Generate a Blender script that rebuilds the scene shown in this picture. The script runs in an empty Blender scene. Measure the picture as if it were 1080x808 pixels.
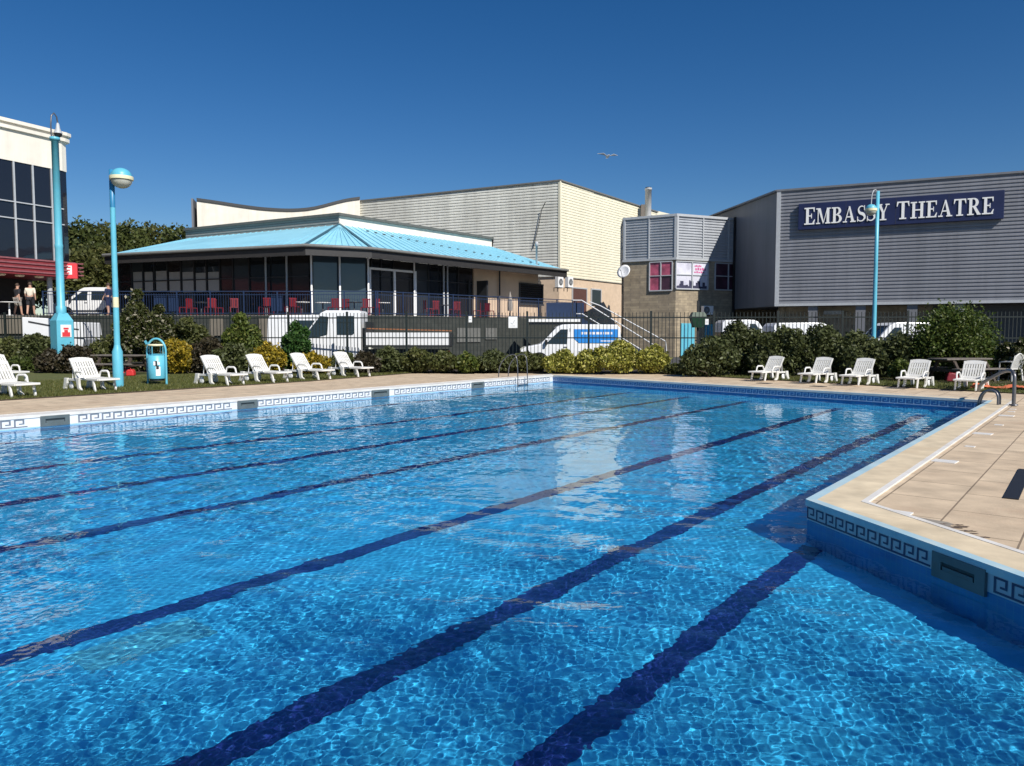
import bpy, bmesh, math, random
import numpy as np
from mathutils import Vector, Matrix
from mathutils.geometry import tessellate_polygon

sc = bpy.context.scene
col = sc.collection
R = math.radians
PI = math.pi

# ------------------------------------------------------------------ camera model
F, CX, CY, EYE = 810.0, 540.0, 404.0, 1.6
PIT = math.atan(52 / 810)
SUN_AZ, SUN_EL = 145.0, 41.0


def ray(px, py):
    x, z = (px - CX) / F, -(py - CY) / F
    c, s = math.cos(PIT), math.sin(PIT)
    return (x, c + z * s, -s + z * c)


def G(px, py, z=0.0):
    r = ray(px, py); t = (z - EYE) / r[2]
    return Vector((r[0] * t, r[1] * t, z))


def at(px, py, Y):
    r = ray(px, py); t = Y / r[1]
    return Vector((r[0] * t, Y, EYE + r[2] * t))


def XD(px, Y):
    return (px - CX) / F * Y * 0.998


def V(px, py, A, B):
    """pixel -> (distance along A-B, height) on the vertical plane through A and B"""
    r = ray(px, py)
    dx, dy = B[0] - A[0], B[1] - A[1]
    L = math.hypot(dx, dy); dx /= L; dy /= L
    n = (-dy, dx)
    t = (A[0] * n[0] + A[1] * n[1]) / (r[0] * n[0] + r[1] * n[1])
    p = (r[0] * t, r[1] * t, EYE + r[2] * t)
    return (p[0] - A[0]) * dx + (p[1] - A[1]) * dy, p[2]


def refr(px, py, zw, zf):
    p = G(px, py, zw); r = Vector(ray(px, py)).normalized()
    hor = math.hypot(r.x, r.y); si = hor / 1.33
    t = si / math.sqrt(1 - si * si) * (zw - zf)
    return Vector((p.x + r.x / hor * t, p.y + r.y / hor * t, zf))


# ------------------------------------------------------------------ materials
def new_mat(name):
    m = bpy.data.materials.new(name); m.use_nodes = True
    return m, m.node_tree, m.node_tree.nodes['Principled BSDF']


def mat(name, c, rough=.6, var=.12, scale=6.0, metal=0.0, bump=0.0, spec=.5, dirt=None, dscale=1.2, transl=0.0, streak=0.0):
    """plain surface with soft procedural variation (wear), optional dirt colour and bump"""
    m, t, b = new_mat(name)
    N, Lk = t.nodes, t.links
    tc = N.new('ShaderNodeTexCoord')
    n1 = N.new('ShaderNodeTexNoise'); n1.inputs['Scale'].default_value = scale; n1.inputs['Detail'].default_value = 6
    Lk.new(tc.outputs['Object'], n1.inputs['Vector'])
    mr = N.new('ShaderNodeMapRange'); mr.inputs[1].default_value = .3; mr.inputs[2].default_value = .7
    mr.inputs[3].default_value = 1 - var; mr.inputs[4].default_value = 1 + var
    Lk.new(n1.outputs['Fac'], mr.inputs[0])
    mul = N.new('ShaderNodeMix'); mul.data_type = 'RGBA'; mul.blend_type = 'MULTIPLY'; mul.inputs[0].default_value = 1
    mul.inputs[6].default_value = (*c, 1); Lk.new(mr.outputs[0], mul.inputs[7])
    out = mul.outputs[2]
    if dirt:
        n2 = N.new('ShaderNodeTexNoise'); n2.inputs['Scale'].default_value = dscale; n2.inputs['Detail'].default_value = 8
        n2.inputs['Roughness'].default_value = .65
        Lk.new(tc.outputs['Object'], n2.inputs['Vector'])
        m2 = N.new('ShaderNodeMapRange'); m2.inputs[1].default_value = .5; m2.inputs[2].default_value = .75
        m2.inputs[3].default_value = 0; m2.inputs[4].default_value = .8
        Lk.new(n2.outputs['Fac'], m2.inputs[0])
        mx = N.new('ShaderNodeMix'); mx.data_type = 'RGBA'; Lk.new(m2.outputs[0], mx.inputs[0])
        Lk.new(out, mx.inputs[6]); mx.inputs[7].default_value = (*dirt, 1); out = mx.outputs[2]
    if streak:   # rain streaks and sheet-to-sheet fading: noise drawn out along the height
        mp = N.new('ShaderNodeMapping'); mp.inputs['Scale'].default_value = (1.6, 1.6, .09); Lk.new(tc.outputs['Object'], mp.inputs[0])
        n4 = N.new('ShaderNodeTexNoise'); n4.inputs['Scale'].default_value = 1.0; n4.inputs['Detail'].default_value = 7; n4.inputs['Roughness'].default_value = .7
        Lk.new(mp.outputs[0], n4.inputs['Vector'])
        m4 = N.new('ShaderNodeMapRange'); m4.inputs[1].default_value = .38; m4.inputs[2].default_value = .66; m4.inputs[3].default_value = 1.04; m4.inputs[4].default_value = 1 - streak
        Lk.new(n4.outputs['Fac'], m4.inputs[0])
        mx4 = N.new('ShaderNodeMix'); mx4.data_type = 'RGBA'; mx4.blend_type = 'MULTIPLY'; mx4.inputs[0].default_value = 1
        Lk.new(out, mx4.inputs[6]); Lk.new(m4.outputs[0], mx4.inputs[7]); out = mx4.outputs[2]
    Lk.new(out, b.inputs['Base Color'])
    b.inputs['Roughness'].default_value = rough
    b.inputs['Metallic'].default_value = metal
    b.inputs['Specular IOR Level'].default_value = spec
    if bump:
        bp = N.new('ShaderNodeBump'); bp.inputs['Strength'].default_value = bump; bp.inputs['Distance'].default_value = .02
        n3 = N.new('ShaderNodeTexNoise'); n3.inputs['Scale'].default_value = scale * 6; n3.inputs['Detail'].default_value = 5
        Lk.new(tc.outputs['Object'], n3.inputs['Vector']); Lk.new(n3.outputs['Fac'], bp.inputs['Height'])
        Lk.new(bp.outputs[0], b.inputs['Normal'])
    if transl:
        tr = N.new('ShaderNodeBsdfTranslucent'); Lk.new(out, tr.inputs[0])
        ms = N.new('ShaderNodeMixShader'); ms.inputs[0].default_value = transl
        Lk.new(b.outputs[0], ms.inputs[1]); Lk.new(tr.outputs[0], ms.inputs[2])
        Lk.new(ms.outputs[0], N['Material Output'].inputs[0])
    return m


def brick_mat(name, c1, c2, mortar, w, h, rot=0.0, msize=.01, rough=.75, off=(0, 0, 0), plane='XY', stain=None, freq=2, offset=.5, bump=.3, stain_scale=.5):
    m, t, b = new_mat(name)
    N, Lk = t.nodes, t.links
    tc = N.new('ShaderNodeTexCoord')
    mp = N.new('ShaderNodeMapping')
    if plane == 'XY':
        Lk.new(tc.outputs['Object'], mp.inputs[0])
    else:  # wall: horizontal distance + height
        sx = N.new('ShaderNodeSeparateXYZ'); Lk.new(tc.outputs['Object'], sx.inputs[0])
        cb = N.new('ShaderNodeCombineXYZ'); ad = N.new('ShaderNodeMath'); ad.operation = 'ADD'
        Lk.new(sx.outputs[0], ad.inputs[0]); Lk.new(sx.outputs[1], ad.inputs[1])
        Lk.new(ad.outputs[0], cb.inputs[0]); Lk.new(sx.outputs[2], cb.inputs[1])
        Lk.new(cb.outputs[0], mp.inputs[0])
    mp.inputs['Rotation'].default_value = (0, 0, rot); mp.inputs['Location'].default_value = off
    br = N.new('ShaderNodeTexBrick'); Lk.new(mp.outputs[0], br.inputs['Vector'])
    br.inputs['Color1'].default_value = (*c1, 1); br.inputs['Color2'].default_value = (*c2, 1)
    br.inputs['Mortar'].default_value = (*mortar, 1)
    br.inputs['Scale'].default_value = 1; br.inputs['Mortar Size'].default_value = msize
    br.inputs['Brick Width'].default_value = w; br.inputs['Row Height'].default_value = h
    br.offset = offset; br.offset_frequency = freq
    n1 = N.new('ShaderNodeTexNoise'); n1.inputs['Scale'].default_value = 3; n1.inputs['Detail'].default_value = 8
    Lk.new(tc.outputs['Object'], n1.inputs['Vector'])
    mr = N.new('ShaderNodeMapRange'); mr.inputs[1].default_value = .3; mr.inputs[2].default_value = .7
    mr.inputs[3].default_value = .8; mr.inputs[4].default_value = 1.15; Lk.new(n1.outputs['Fac'], mr.inputs[0])
    mul = N.new('ShaderNodeMix'); mul.data_type = 'RGBA'; mul.blend_type = 'MULTIPLY'; mul.inputs[0].default_value = 1
    Lk.new(br.outputs['Color'], mul.inputs[6]); Lk.new(mr.outputs[0], mul.inputs[7])
    out = mul.outputs[2]
    if stain:
        n2 = N.new('ShaderNodeTexNoise'); n2.inputs['Scale'].default_value = stain_scale; n2.inputs['Detail'].default_value = 9
        n2.inputs['Roughness'].default_value = .7; Lk.new(tc.outputs['Object'], n2.inputs['Vector'])
        m2 = N.new('ShaderNodeMapRange'); m2.inputs[1].default_value = .53; m2.inputs[2].default_value = .72
        m2.inputs[4].default_value = .75; Lk.new(n2.outputs['Fac'], m2.inputs[0])
        mx = N.new('ShaderNodeMix'); mx.data_type = 'RGBA'; Lk.new(m2.outputs[0], mx.inputs[0])
        Lk.new(out, mx.inputs[6]); mx.inputs[7].default_value = (*stain, 1); out = mx.outputs[2]
    Lk.new(out, b.inputs['Base Color']); b.inputs['Roughness'].default_value = rough
    if bump:
        bp = N.new('ShaderNodeBump'); bp.inputs['Strength'].default_value = bump; bp.inputs['Distance'].default_value = .01
        n3 = N.new('ShaderNodeTexNoise'); n3.inputs['Scale'].default_value = 40; n3.inputs['Detail'].default_value = 5
        Lk.new(tc.outputs['Object'], n3.inputs['Vector']); Lk.new(n3.outputs['Fac'], bp.inputs['Height'])
        Lk.new(bp.outputs[0], b.inputs['Normal'])
    return m


def leaf_mat(name, c1, c2, c3=None, transl=.3):
    """each leaf its own colour between c1 and c2, a few of them c3"""
    m, t, b = new_mat(name)
    N, Lk = t.nodes, t.links
    g = N.new('ShaderNodeNewGeometry')
    rp = N.new('ShaderNodeValToRGB'); Lk.new(g.outputs['Random Per Island'], rp.inputs[0])
    e = rp.color_ramp.elements
    e[0].color = (*c1, 1); e[1].color = (*c2, 1); e[1].position = .85
    if c3:
        x = e.new(.97); x.color = (*c3, 1)
    Lk.new(rp.outputs[0], b.inputs['Base Color']); b.inputs['Roughness'].default_value = .5
    b.inputs['Specular IOR Level'].default_value = .3
    tr = N.new('ShaderNodeBsdfTranslucent'); Lk.new(rp.outputs[0], tr.inputs[0])
    ms = N.new('ShaderNodeMixShader'); ms.inputs[0].default_value = transl
    Lk.new(b.outputs[0], ms.inputs[1]); Lk.new(tr.outputs[0], ms.inputs[2])
    Lk.new(ms.outputs[0], N['Material Output'].inputs[0])
    return m


def glass_dark(name, c=(.015, .018, .022), rough=.05):
    m, t, b = new_mat(name)
    N, Lk = t.nodes, t.links
    b.inputs['Base Color'].default_value = (*c, 1); b.inputs['Roughness'].default_value = rough
    b.inputs['Specular IOR Level'].default_value = .6
    tc = N.new('ShaderNodeTexCoord'); n = N.new('ShaderNodeTexNoise'); n.inputs['Scale'].default_value = .7
    Lk.new(tc.outputs['Object'], n.inputs['Vector'])
    bp = N.new('ShaderNodeBump'); bp.inputs['Strength'].default_value = .04; bp.inputs['Distance'].default_value = .2
    Lk.new(n.outputs['Fac'], bp.inputs['Height']); Lk.new(bp.outputs[0], b.inputs['Normal'])
    return m


M = {}
M['white_plastic'] = mat('white_plastic', (.84, .83, .79), .4, .04, 5, transl=.2, dirt=(.62, .60, .52), dscale=3)
M['turquoise'] = mat('turquoise_paint', (.12, .45, .58), .4, .08, 4, dirt=(.07, .36, .5), dscale=2)
M['turquoise_dark'] = mat('blue_paint', (.03, .20, .38), .4, .08, 4)
M['navy_rail'] = mat('navy_rail_paint', (.015, .03, .075), .4, .1)
M['fence'] = mat('fence_paint', (.012, .018, .016), .45, .15)
M['dark_metal'] = mat('dark_metal', (.025, .027, .03), .45, .1)
M['steel'] = mat('stainless_steel', (.55, .55, .55), .28, .06, metal=1.0)
M['grey_steel'] = mat('grey_steel', (.16, .16, .17), .35, .1, metal=.6)
M['white_paint'] = mat('white_paint', (.8, .8, .8), .35, .04)
M['vehicle_white'] = mat('white_vehicle_paint', (.78, .79, .8), .22, .02, spec=.6)
M['rubber'] = mat('rubber', (.02, .02, .02), .8, .2)
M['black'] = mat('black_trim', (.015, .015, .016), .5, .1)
M['vglass'] = glass_dark('vehicle_glass', (.02, .03, .035))
M['glass'] = glass_dark('window_glass')
M['glass_blue'] = glass_dark('tinted_glass', (.012, .014, .022), .04)
M['red'] = mat('red_paint', (.19, .012, .018), .5, .12)
M['maroon_rib'] = mat('maroon_rib', (.26, .09, .10), .5, .15)
M['maroon'] = mat('maroon_fascia', (.20, .025, .03), .5, .15, 3)
M['cream_render'] = mat('cream_render', (.80, .745, .645), .8, .05, 1.5, bump=.1, dirt=(.70, .64, .54), dscale=.25, streak=.12)
M['edge_grey'] = mat('edge_grey', (.16, .16, .15), .5, .1)
M['cream_clad'] = mat('cream_cladding', (.84, .785, .60), .5, .04, .4, dirt=(.77, .71, .54), dscale=.2, streak=.06)
M['clad_grey'] = mat('weathered_cladding', (.76, .755, .68), .5, .07, .25, dirt=(.50, .48, .42), dscale=.13, streak=.16)
M['theatre_clad'] = mat('grey_blue_cladding', (.235, .242, .268), .45, .06, .4, dirt=(.20, .205, .225), dscale=.3, streak=.16)
M['theatre_panel'] = mat('grey_panel', (.17, .175, .19), .5, .06, .5, streak=.15)
M['louvre'] = mat('louvre_grey', (.40, .42, .45), .45, .06, 1.0, streak=.18)
M['trim_grey'] = mat('trim_grey', (.42, .44, .46), .5, .06)
M['trim_dark'] = mat('trim_dark', (.05, .052, .055), .5, .1)
M['stone'] = brick_mat('buff_stone', (.38, .31, .21), (.27, .22, .155), (.24, .2, .15), .5, .18, plane='W', msize=.012, stain=(.2, .165, .12))
M['roof_blue'] = mat('blue_roof_sheet', (.30, .62, .74), .45, .05, 1.2, dirt=(.19, .47, .6), dscale=.4)
M['fascia'] = mat('dark_fascia', (.03, .028, .027), .5, .15)
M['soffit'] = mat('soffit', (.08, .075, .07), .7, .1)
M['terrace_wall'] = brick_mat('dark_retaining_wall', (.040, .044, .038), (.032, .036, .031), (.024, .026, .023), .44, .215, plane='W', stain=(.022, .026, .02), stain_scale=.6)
M['beige_wall'] = mat('beige_wall', (.16, .14, .11), .85, .12, 2)
M['pave'] = mat('terrace_paving', (.22, .2, .18), .85, .12, 2)
M['navy_sign'] = mat('navy_sign', (.012, .018, .068), .4, .1, 1)
M['sign_white'] = mat('sign_white', (.82, .82, .80), .5, .03)
M['sign_grey'] = mat('sign_grey', (.5, .52, .54), .5, .1)
M['sign_red'] = mat('sign_red', (.65, .04, .05), .5, .05)
M['panel_blue'] = mat('blue_vinyl', (.02, .22, .62), .35, .06, 3)
M['door_brown'] = mat('brown_door', (.10, .045, .035), .6, .15)
M['timber_dark'] = mat('dark_timber', (.055, .04, .03), .8, .25, 8, bump=.3)
M['timber_grey'] = mat('weathered_timber', (.16, .14, .12), .8, .25, 8, bump=.3)
M['bark'] = mat('bark', (.06, .045, .03), .9, .3, 8, bump=.5)
M['skin'] = mat('skin', (.48, .28, .20), .6, .05)
M['cloth_cream'] = mat('cream_cloth', (.72, .64, .52), .85, .06)
M['cloth_black'] = mat('black_cloth', (.02, .02, .025), .9, .1)
M['cloth_navy'] = mat('navy_cloth', (.02, .025, .07), .9, .1)
M['cloth_grey'] = mat('grey_cloth', (.30, .27, .24), .9, .1)
M['hair'] = mat('brown_hair', (.05, .03, .02), .7, .2)
M['towel'] = mat('orange_towel', (.55, .14, .06), .95, .2, 8)
M['bag_red'] = mat('red_bag', (.55, .03, .03), .6, .15, 6)
M['bag_wine'] = mat('wine_bag', (.22, .015, .03), .6, .15, 6)
M['lens'] = mat('lamp_lens', (.45, .45, .38), .15, .08)
M['lens_band'] = mat('lamp_band', (.72, .68, .45), .4, .06)
M['lit_lamp'] = mat('warm_lamp', (.9, .7, .5), .4, .05)
M['poster_pink'] = mat('pink_poster', (.42, .09, .15), .3, .4, 1.8, dirt=(.10, .03, .06), dscale=1.0)
M['poster_pale'] = mat('pale_poster', (.62, .62, .70), .3, .15, 1.4, dirt=(.22, .22, .38), dscale=.9)
M['poster_dark'] = mat('dark_poster', (.05, .02, .035), .3, .4, 1.5)
M['blind'] = mat('grey_blind', (.32, .31, .30), .7, .05)
M['vent_grey'] = mat('vent_grey', (.13, .13, .12), .7, .15)
M['galv'] = mat('galvanised', (.62, .63, .64), .45, .06)
M['yellow_screen'] = mat('yellow_board', (.45, .38, .05), .6, .1)

# leaves
LM = dict(
    dark=leaf_mat('leaf_dark', (.042, .055, .018), (.105, .12, .042), (.17, .19, .09)),
    olive=leaf_mat('leaf_olive', (.05, .062, .018), (.115, .125, .036), (.19, .19, .09)),
    brown=leaf_mat('leaf_brown', (.03, .026, .016), (.07, .058, .03), (.10, .07, .05)),
    green=leaf_mat('leaf_green', (.02, .06, .014), (.05, .115, .022), (.10, .17, .05)),
    lime=leaf_mat('leaf_lime', (.05, .08, .015), (.12, .15, .03), (.22, .22, .06)),
    yellow=leaf_mat('leaf_yellow', (.12, .11, .015), (.42, .30, .025), (.60, .42, .05)),
    varieg=leaf_mat('leaf_variegated', (.08, .095, .018), (.42, .40, .07), (.70, .64, .22)),
    mixed=leaf_mat('leaf_mixed', (.03, .045, .012), (.08, .085, .022), (.40, .36, .28)),
    tree=leaf_mat('leaf_tree', (.035, .05, .014), (.095, .115, .03), (.14, .15, .05)),
    tree2=leaf_mat('leaf_tree_olive', (.05, .06, .016), (.125, .13, .038), (.18, .17, .06)),
    hedge=leaf_mat('leaf_hedge', (.04, .065, .014), (.085, .11, .025)),
    conifer=leaf_mat('leaf_dome', (.035, .065, .012), (.10, .135, .026), (.17, .19, .05)),
)


# ------------------------------------------------------------------ mesh helpers
class MB:
    def __init__(s):
        s.v, s.f, s.sm = [], [], []

    def poly(s, pts, smooth=False):
        b = len(s.v); s.v += [tuple(p) for p in pts]; s.f.append(list(range(b, b + len(pts)))); s.sm.append(smooth); return s

    def mesh(s, vs, fs, smooth=False):
        b = len(s.v); s.v += [tuple(p) for p in vs]
        for f in fs:
            s.f.append([i + b for i in f]); s.sm.append(smooth)
        return s

    def box(s, c, d, rz=0.0, mtx=None):
        x, y, z = d[0] / 2, d[1] / 2, d[2] / 2
        vs = [Vector((a * x, b * y, e * z)) for a in (-1, 1) for b in (-1, 1) for e in (-1, 1)]
        m = mtx if mtx is not None else Matrix.Rotation(rz, 3, 'Z')
        vs = [m @ v + Vector(c) for v in vs]
        return s.mesh(vs, [(0, 1, 3, 2), (4, 6, 7, 5), (0, 4, 5, 1), (2, 3, 7, 6), (0, 2, 6, 4), (1, 5, 7, 3)])

    def bar(s, p, q, w, h=None, up=(0, 0, 1)):
        p, q = Vector(p), Vector(q); d = (q - p); L = d.length; d = d / L
        upv = Vector(up)
        if abs(d.dot(upv)) > .99: upv = Vector((0, 1, 0))
        x = d.cross(upv).normalized(); y = x.cross(d)
        m = Matrix((x, d, y)).transposed()
        return s.box((p + q) / 2, (w, L, h or w), mtx=m)

    def prism(s, poly, z0, z1):
        n = len(poly); b = [(p[0], p[1], z0) for p in poly] + [(p[0], p[1], z1) for p in poly]
        a = sum(poly[i][0] * poly[(i + 1) % n][1] - poly[(i + 1) % n][0] * poly[i][1] for i in range(n))
        fs = [tuple(range(n - 1, -1, -1)), tuple(range(n, 2 * n))] + [(i, (i + 1) % n, n + (i + 1) % n, n + i) for i in range(n)]
        if a < 0: fs = [tuple(reversed(f)) for f in fs]
        return s.mesh(b, fs)

    def extrude(s, prof, axis_o, ax, ay, an, depth):
        """2D profile in the plane (ax, ay), pushed along an"""
        o, ax, ay, an = Vector(axis_o), Vector(ax), Vector(ay), Vector(an)
        n = len(prof)
        a = [o + ax * p[0] + ay * p[1] for p in prof]; b = [p + an * depth for p in a]
        return s.mesh(a + b, [tuple(range(n)), tuple(range(2 * n - 1, n - 1, -1))] + [(i, n + i, n + (i + 1) % n, (i + 1) % n) for i in range(n)])

    def tube(s, pts, r, seg=8, cap=True, closed=False):
        pts = [Vector(p) for p in pts]; n = len(pts)
        rr = r if isinstance(r, (list, tuple)) else [r] * n
        vs, prev = [], None
        for i, p in enumerate(pts):
            if closed: d = pts[(i + 1) % n] - pts[i - 1]
            else: d = pts[min(i + 1, n - 1)] - pts[max(i - 1, 0)]
            d.normalize()
            if prev is None:
                u = Vector((0, 0, 1)) if abs(d.z) < .9 else Vector((1, 0, 0))
            else: u = prev
            x = d.cross(u)
            if x.length < 1e-4: x = d.orthogonal()
            x.normalize(); y = x.cross(d).normalized(); prev = y
            for k in range(seg):
                a = 2 * PI * k / seg
                vs.append(p + (x * math.cos(a) + y * math.sin(a)) * rr[i])
        fs = []
        for i in range(n if closed else n - 1):
            j = (i + 1) % n
            for k in range(seg):
                fs.append((i * seg + k, j * seg + k, j * seg + (k + 1) % seg, i * seg + (k + 1) % seg))
        s.mesh(vs, fs, True)
        if cap and not closed:
            s.poly(vs[:seg]); s.poly(list(reversed(vs[-seg:])))
        return s

    def lathe(s, prof, c=(0, 0, 0), seg=20, m=None, smooth=True):
        vs = []
        for r, z in prof:
            for k in range(seg):
                a = 2 * PI * k / seg
                p = Vector((r * math.cos(a), r * math.sin(a), z))
                vs.append((m @ p if m else p) + Vector(c))
        fs = []
        for i in range(len(prof) - 1):
            for k in range(seg):
                fs.append((i * seg + k, i * seg + (k + 1) % seg, (i + 1) * seg + (k + 1) % seg, (i + 1) * seg + k))
        s.mesh(vs, fs, smooth)
        if prof[0][0] > 1e-4: s.poly(list(reversed(vs[:seg])))
        if prof[-1][0] > 1e-4: s.poly(vs[-seg:])
        return s

    def build(s, name, m, parent=None, bevel=0.0):
        me = bpy.data.meshes.new(name); me.from_pydata(s.v, [], s.f)
        me.polygons.foreach_set('use_smooth', s.sm)
        me.validate(); me.update()
        if m is not None: me.materials.append(m)
        o = bpy.data.objects.new(name, me); col.objects.link(o)
        if parent is not None: o.parent = parent
        if bevel:
            b = o.modifiers.new('bevel', 'BEVEL'); b.width = bevel; b.segments = 2; b.limit_method = 'ANGLE'
        return o


def tag(o, label=None, cat=None, group=None, kind=None):
    if label: o['label'] = label
    if cat: o['category'] = cat
    if group: o['group'] = group
    if kind: o['kind'] = kind
    return o


def empty(name, loc, rz=0.0, label=None, cat=None, group=None):
    o = bpy.data.objects.new(name, None); col.objects.link(o)
    o.location = loc; o.rotation_euler = (0, 0, rz); o.empty_display_size = .2
    return tag(o, label, cat, group)


def copy_tree(o, parent=None):
    c = o.copy(); col.objects.link(c)
    if parent is not None: c.parent = parent
    for ch in [x for x in bpy.data.objects if x.parent == o]:
        copy_tree(ch, c)
    return c


def grid_mesh(name, X, Y, Z, m, parent=None, smooth=True):
    r, c = X.shape
    v = np.stack([X, Y, Z], -1).reshape(-1, 3).astype(np.float32)
    i = np.arange(r * c).reshape(r, c)
    q = np.stack([i[:-1, :-1], i[:-1, 1:], i[1:, 1:], i[1:, :-1]], -1).reshape(-1, 4)
    return np_mesh(name, v, q, m, parent, smooth)


def np_mesh(name, v, q, m, parent=None, smooth=False):
    me = bpy.data.meshes.new(name); k = q.shape[1]
    me.vertices.add(len(v)); me.vertices.foreach_set('co', v.astype(np.float32).ravel())
    me.loops.add(q.size); me.loops.foreach_set('vertex_index', q.ravel().astype(np.int32))
    me.polygons.add(len(q)); me.polygons.foreach_set('loop_start', (np.arange(len(q)) * k).astype(np.int32))
    me.polygons.foreach_set('use_smooth', np.full(len(q), smooth, dtype=bool))
    me.update(calc_edges=True)
    me.materials.append(m)
    o = bpy.data.objects.new(name, me); col.objects.link(o)
    if parent is not None: o.parent = parent
    return o


def sheet(name, outer, m, z, holes=(), kind='structure', parent=None):
    bm = bmesh.new()
    es = []
    for lp in [outer, *holes]:
        vs = [bm.verts.new((p[0], p[1], z)) for p in lp]
        es += [bm.edges.new((vs[i], vs[(i + 1) % len(vs)])) for i in range(len(vs))]
    bmesh.ops.triangle_fill(bm, use_beauty=True, use_dissolve=False, edges=es)
    for f in bm.faces:
        f.normal_update()
        if f.normal.z < 0: f.normal_flip()
    me = bpy.data.meshes.new(name); bm.to_mesh(me); bm.free(); me.materials.append(m)
    o = bpy.data.objects.new(name, me); col.objects.link(o)
    if parent is not None: o.parent = parent
    if kind: o['kind'] = kind
    return o


def line_off(poly, d, closed=False):
    """offset a polyline to its right by d (mitred)"""
    out = []; n = len(poly)
    P = [Vector((p[0], p[1])) for p in poly]
    for i in range(n):
        ns = []
        if i > 0 or closed:
            e = (P[i] - P[i - 1]).normalized(); ns.append(Vector((e.y, -e.x)))
        if i < n - 1 or closed:
            e = (P[(i + 1) % n] - P[i]).normalized(); ns.append(Vector((e.y, -e.x)))
        if len(ns) == 2:
            b = ns[0] + ns[1]; b = b / b.length; k = d / max(.3, b.dot(ns[0])); out.append(P[i] + b * k)
        else: out.append(P[i] + ns[0] * d)
    return out


def strip(name, a, b, z0, z1, m, parent=None, kind=None):
    """slab between two polylines"""
    mb = MB()
    for i in range(len(a) - 1):
        mb.prism([a[i], a[i + 1], b[i + 1], b[i]], z0, z1)
    o = mb.build(name, m, parent)
    if kind: o['kind'] = kind
    return o


# ------------------------------------------------------------------ world, sun, camera
w = bpy.data.worlds.new("World"); sc.world = w; w.use_nodes = True
nt = w.node_tree; bg = nt.nodes['Background']
sky = nt.nodes.new('ShaderNodeTexSky'); sky.sky_type = 'NISHITA'; sky.sun_disc = False
sky.sun_elevation = R(SUN_EL); sky.sun_rotation = R(SUN_AZ)
sky.air_density = .9; sky.dust_density = .05; sky.ozone_density = 3.5
hs = nt.nodes.new('ShaderNodeHueSaturation'); hs.inputs['Saturation'].default_value = 1.33; hs.inputs['Hue'].default_value = .506
nt.links.new(sky.outputs[0], hs.inputs['Color']); nt.links.new(hs.outputs[0], bg.inputs[0]); bg.inputs[1].default_value = .070

SUNV = Vector((math.sin(R(SUN_AZ)) * math.cos(R(SUN_EL)), math.cos(R(SUN_AZ)) * math.cos(R(SUN_EL)), math.sin(R(SUN_EL))))
L = bpy.data.lights.new('sun', 'SUN'); lo = bpy.data.objects.new('sun', L); col.objects.link(lo)
L.energy = 5.0; L.angle = R(.5); L.color = (1.0, .955, .885)
lo.rotation_euler = SUNV.to_track_quat('Z', 'Y').to_euler(); lo.location = (20, -20, 30)
L.cycles.is_caustics_light = True

cd = bpy.data.cameras.new('camera'); co = bpy.data.objects.new('camera', cd); col.objects.link(co)
co.location = (0, 0, EYE); co.rotation_euler = (PI / 2 - PIT, 0, 0)
cd.sensor_width = 36; cd.lens = 36 * F / 1080; cd.clip_end = 3000; sc.camera = co

vs_ = sc.view_settings
vs_.view_transform = 'Standard'; vs_.look = 'None'; vs_.gamma = 1; vs_.use_curve_mapping = False; vs_.exposure = 0.2
sc.cycles.use_denoising = True
sc.cycles.max_bounces = 8; sc.cycles.transmission_bounces = 6; sc.cycles.glossy_bounces = 3; sc.cycles.diffuse_bounces = 3
sc.cycles.sample_clamp_indirect = 6.0

# ================================================================== POOL
ZW, ZF = -.25, -.85
L1, R1, R2 = G(583, 396), G(1043, 423), G(852, 528)
L0, R3 = G(0, 441), G(1080, 610)
dl = (L0 - L1).normalized(); LN = L1 + dl * ((L1.y - 1.2) / -dl.y)
dr = (R3 - R2).normalized(); RN = R2 + dr * ((R2.y - 1.2) / -dr.y)
POOL = [L1, R1, R2, RN, LN]             # clockwise from above: outside is to the left
poly2 = [(p.x, p.y) for p in POOL]


def off(d):
    return line_off(poly2, -d, True)


C0, C09, C43, C50 = off(-.02), off(.075), off(.43), off(.49)

# --- ground sheets
grass_l = [G(0, 423), G(326, 402.5), G(439, 393.6)]
grass_r = [G(690, 394.2), G(1080, 416)]
gb = grass_l[0] + (grass_l[0] - grass_l[1]).normalized() * 24
ge = grass_r[1] + (grass_r[1] - grass_r[0]).normalized() * 17


def fence_y(x): return 33.7 - .075 * x


M['asphalt'] = mat('asphalt', (.06, .06, .062), .9, .2, 3, bump=.3, dirt=(.09, .088, .085), dscale=.3)
M['slab'] = brick_mat('deck_slabs', (.60, .475, .33), (.53, .41, .28), (.22, .165, .11), .9, .6, rot=R(-52), msize=.008,
                      off=(.2, .1, 0), stain=(.42, .30, .20), stain_scale=.7, offset=.5)
M['coping_cream'] = brick_mat('coping_cream', (.66, .55, .38), (.62, .51, .35), (.5, .40, .27), 1.6, 3, rot=R(-52), msize=.004, stain=(.54, .42, .27), stain_scale=1.2, bump=.15)
M['coping_white'] = mat('coping_white', (.68, .66, .62), .6, .08, 3, bump=.1, dirt=(.55, .5, .43), dscale=2)
M['coping_blue'] = mat('coping_blue_edge', (.38, .55, .62), .5, .1, 3, dirt=(.60, .62, .56), dscale=2.2)
M['lawn'] = mat('lawn', (.085, .10, .026), .95, .3, 12, bump=.6, dirt=(.14, .115, .045), dscale=1.3)
M['soil'] = mat('soil', (.045, .032, .022), .95, .3, 9, bump=.6)

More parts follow.
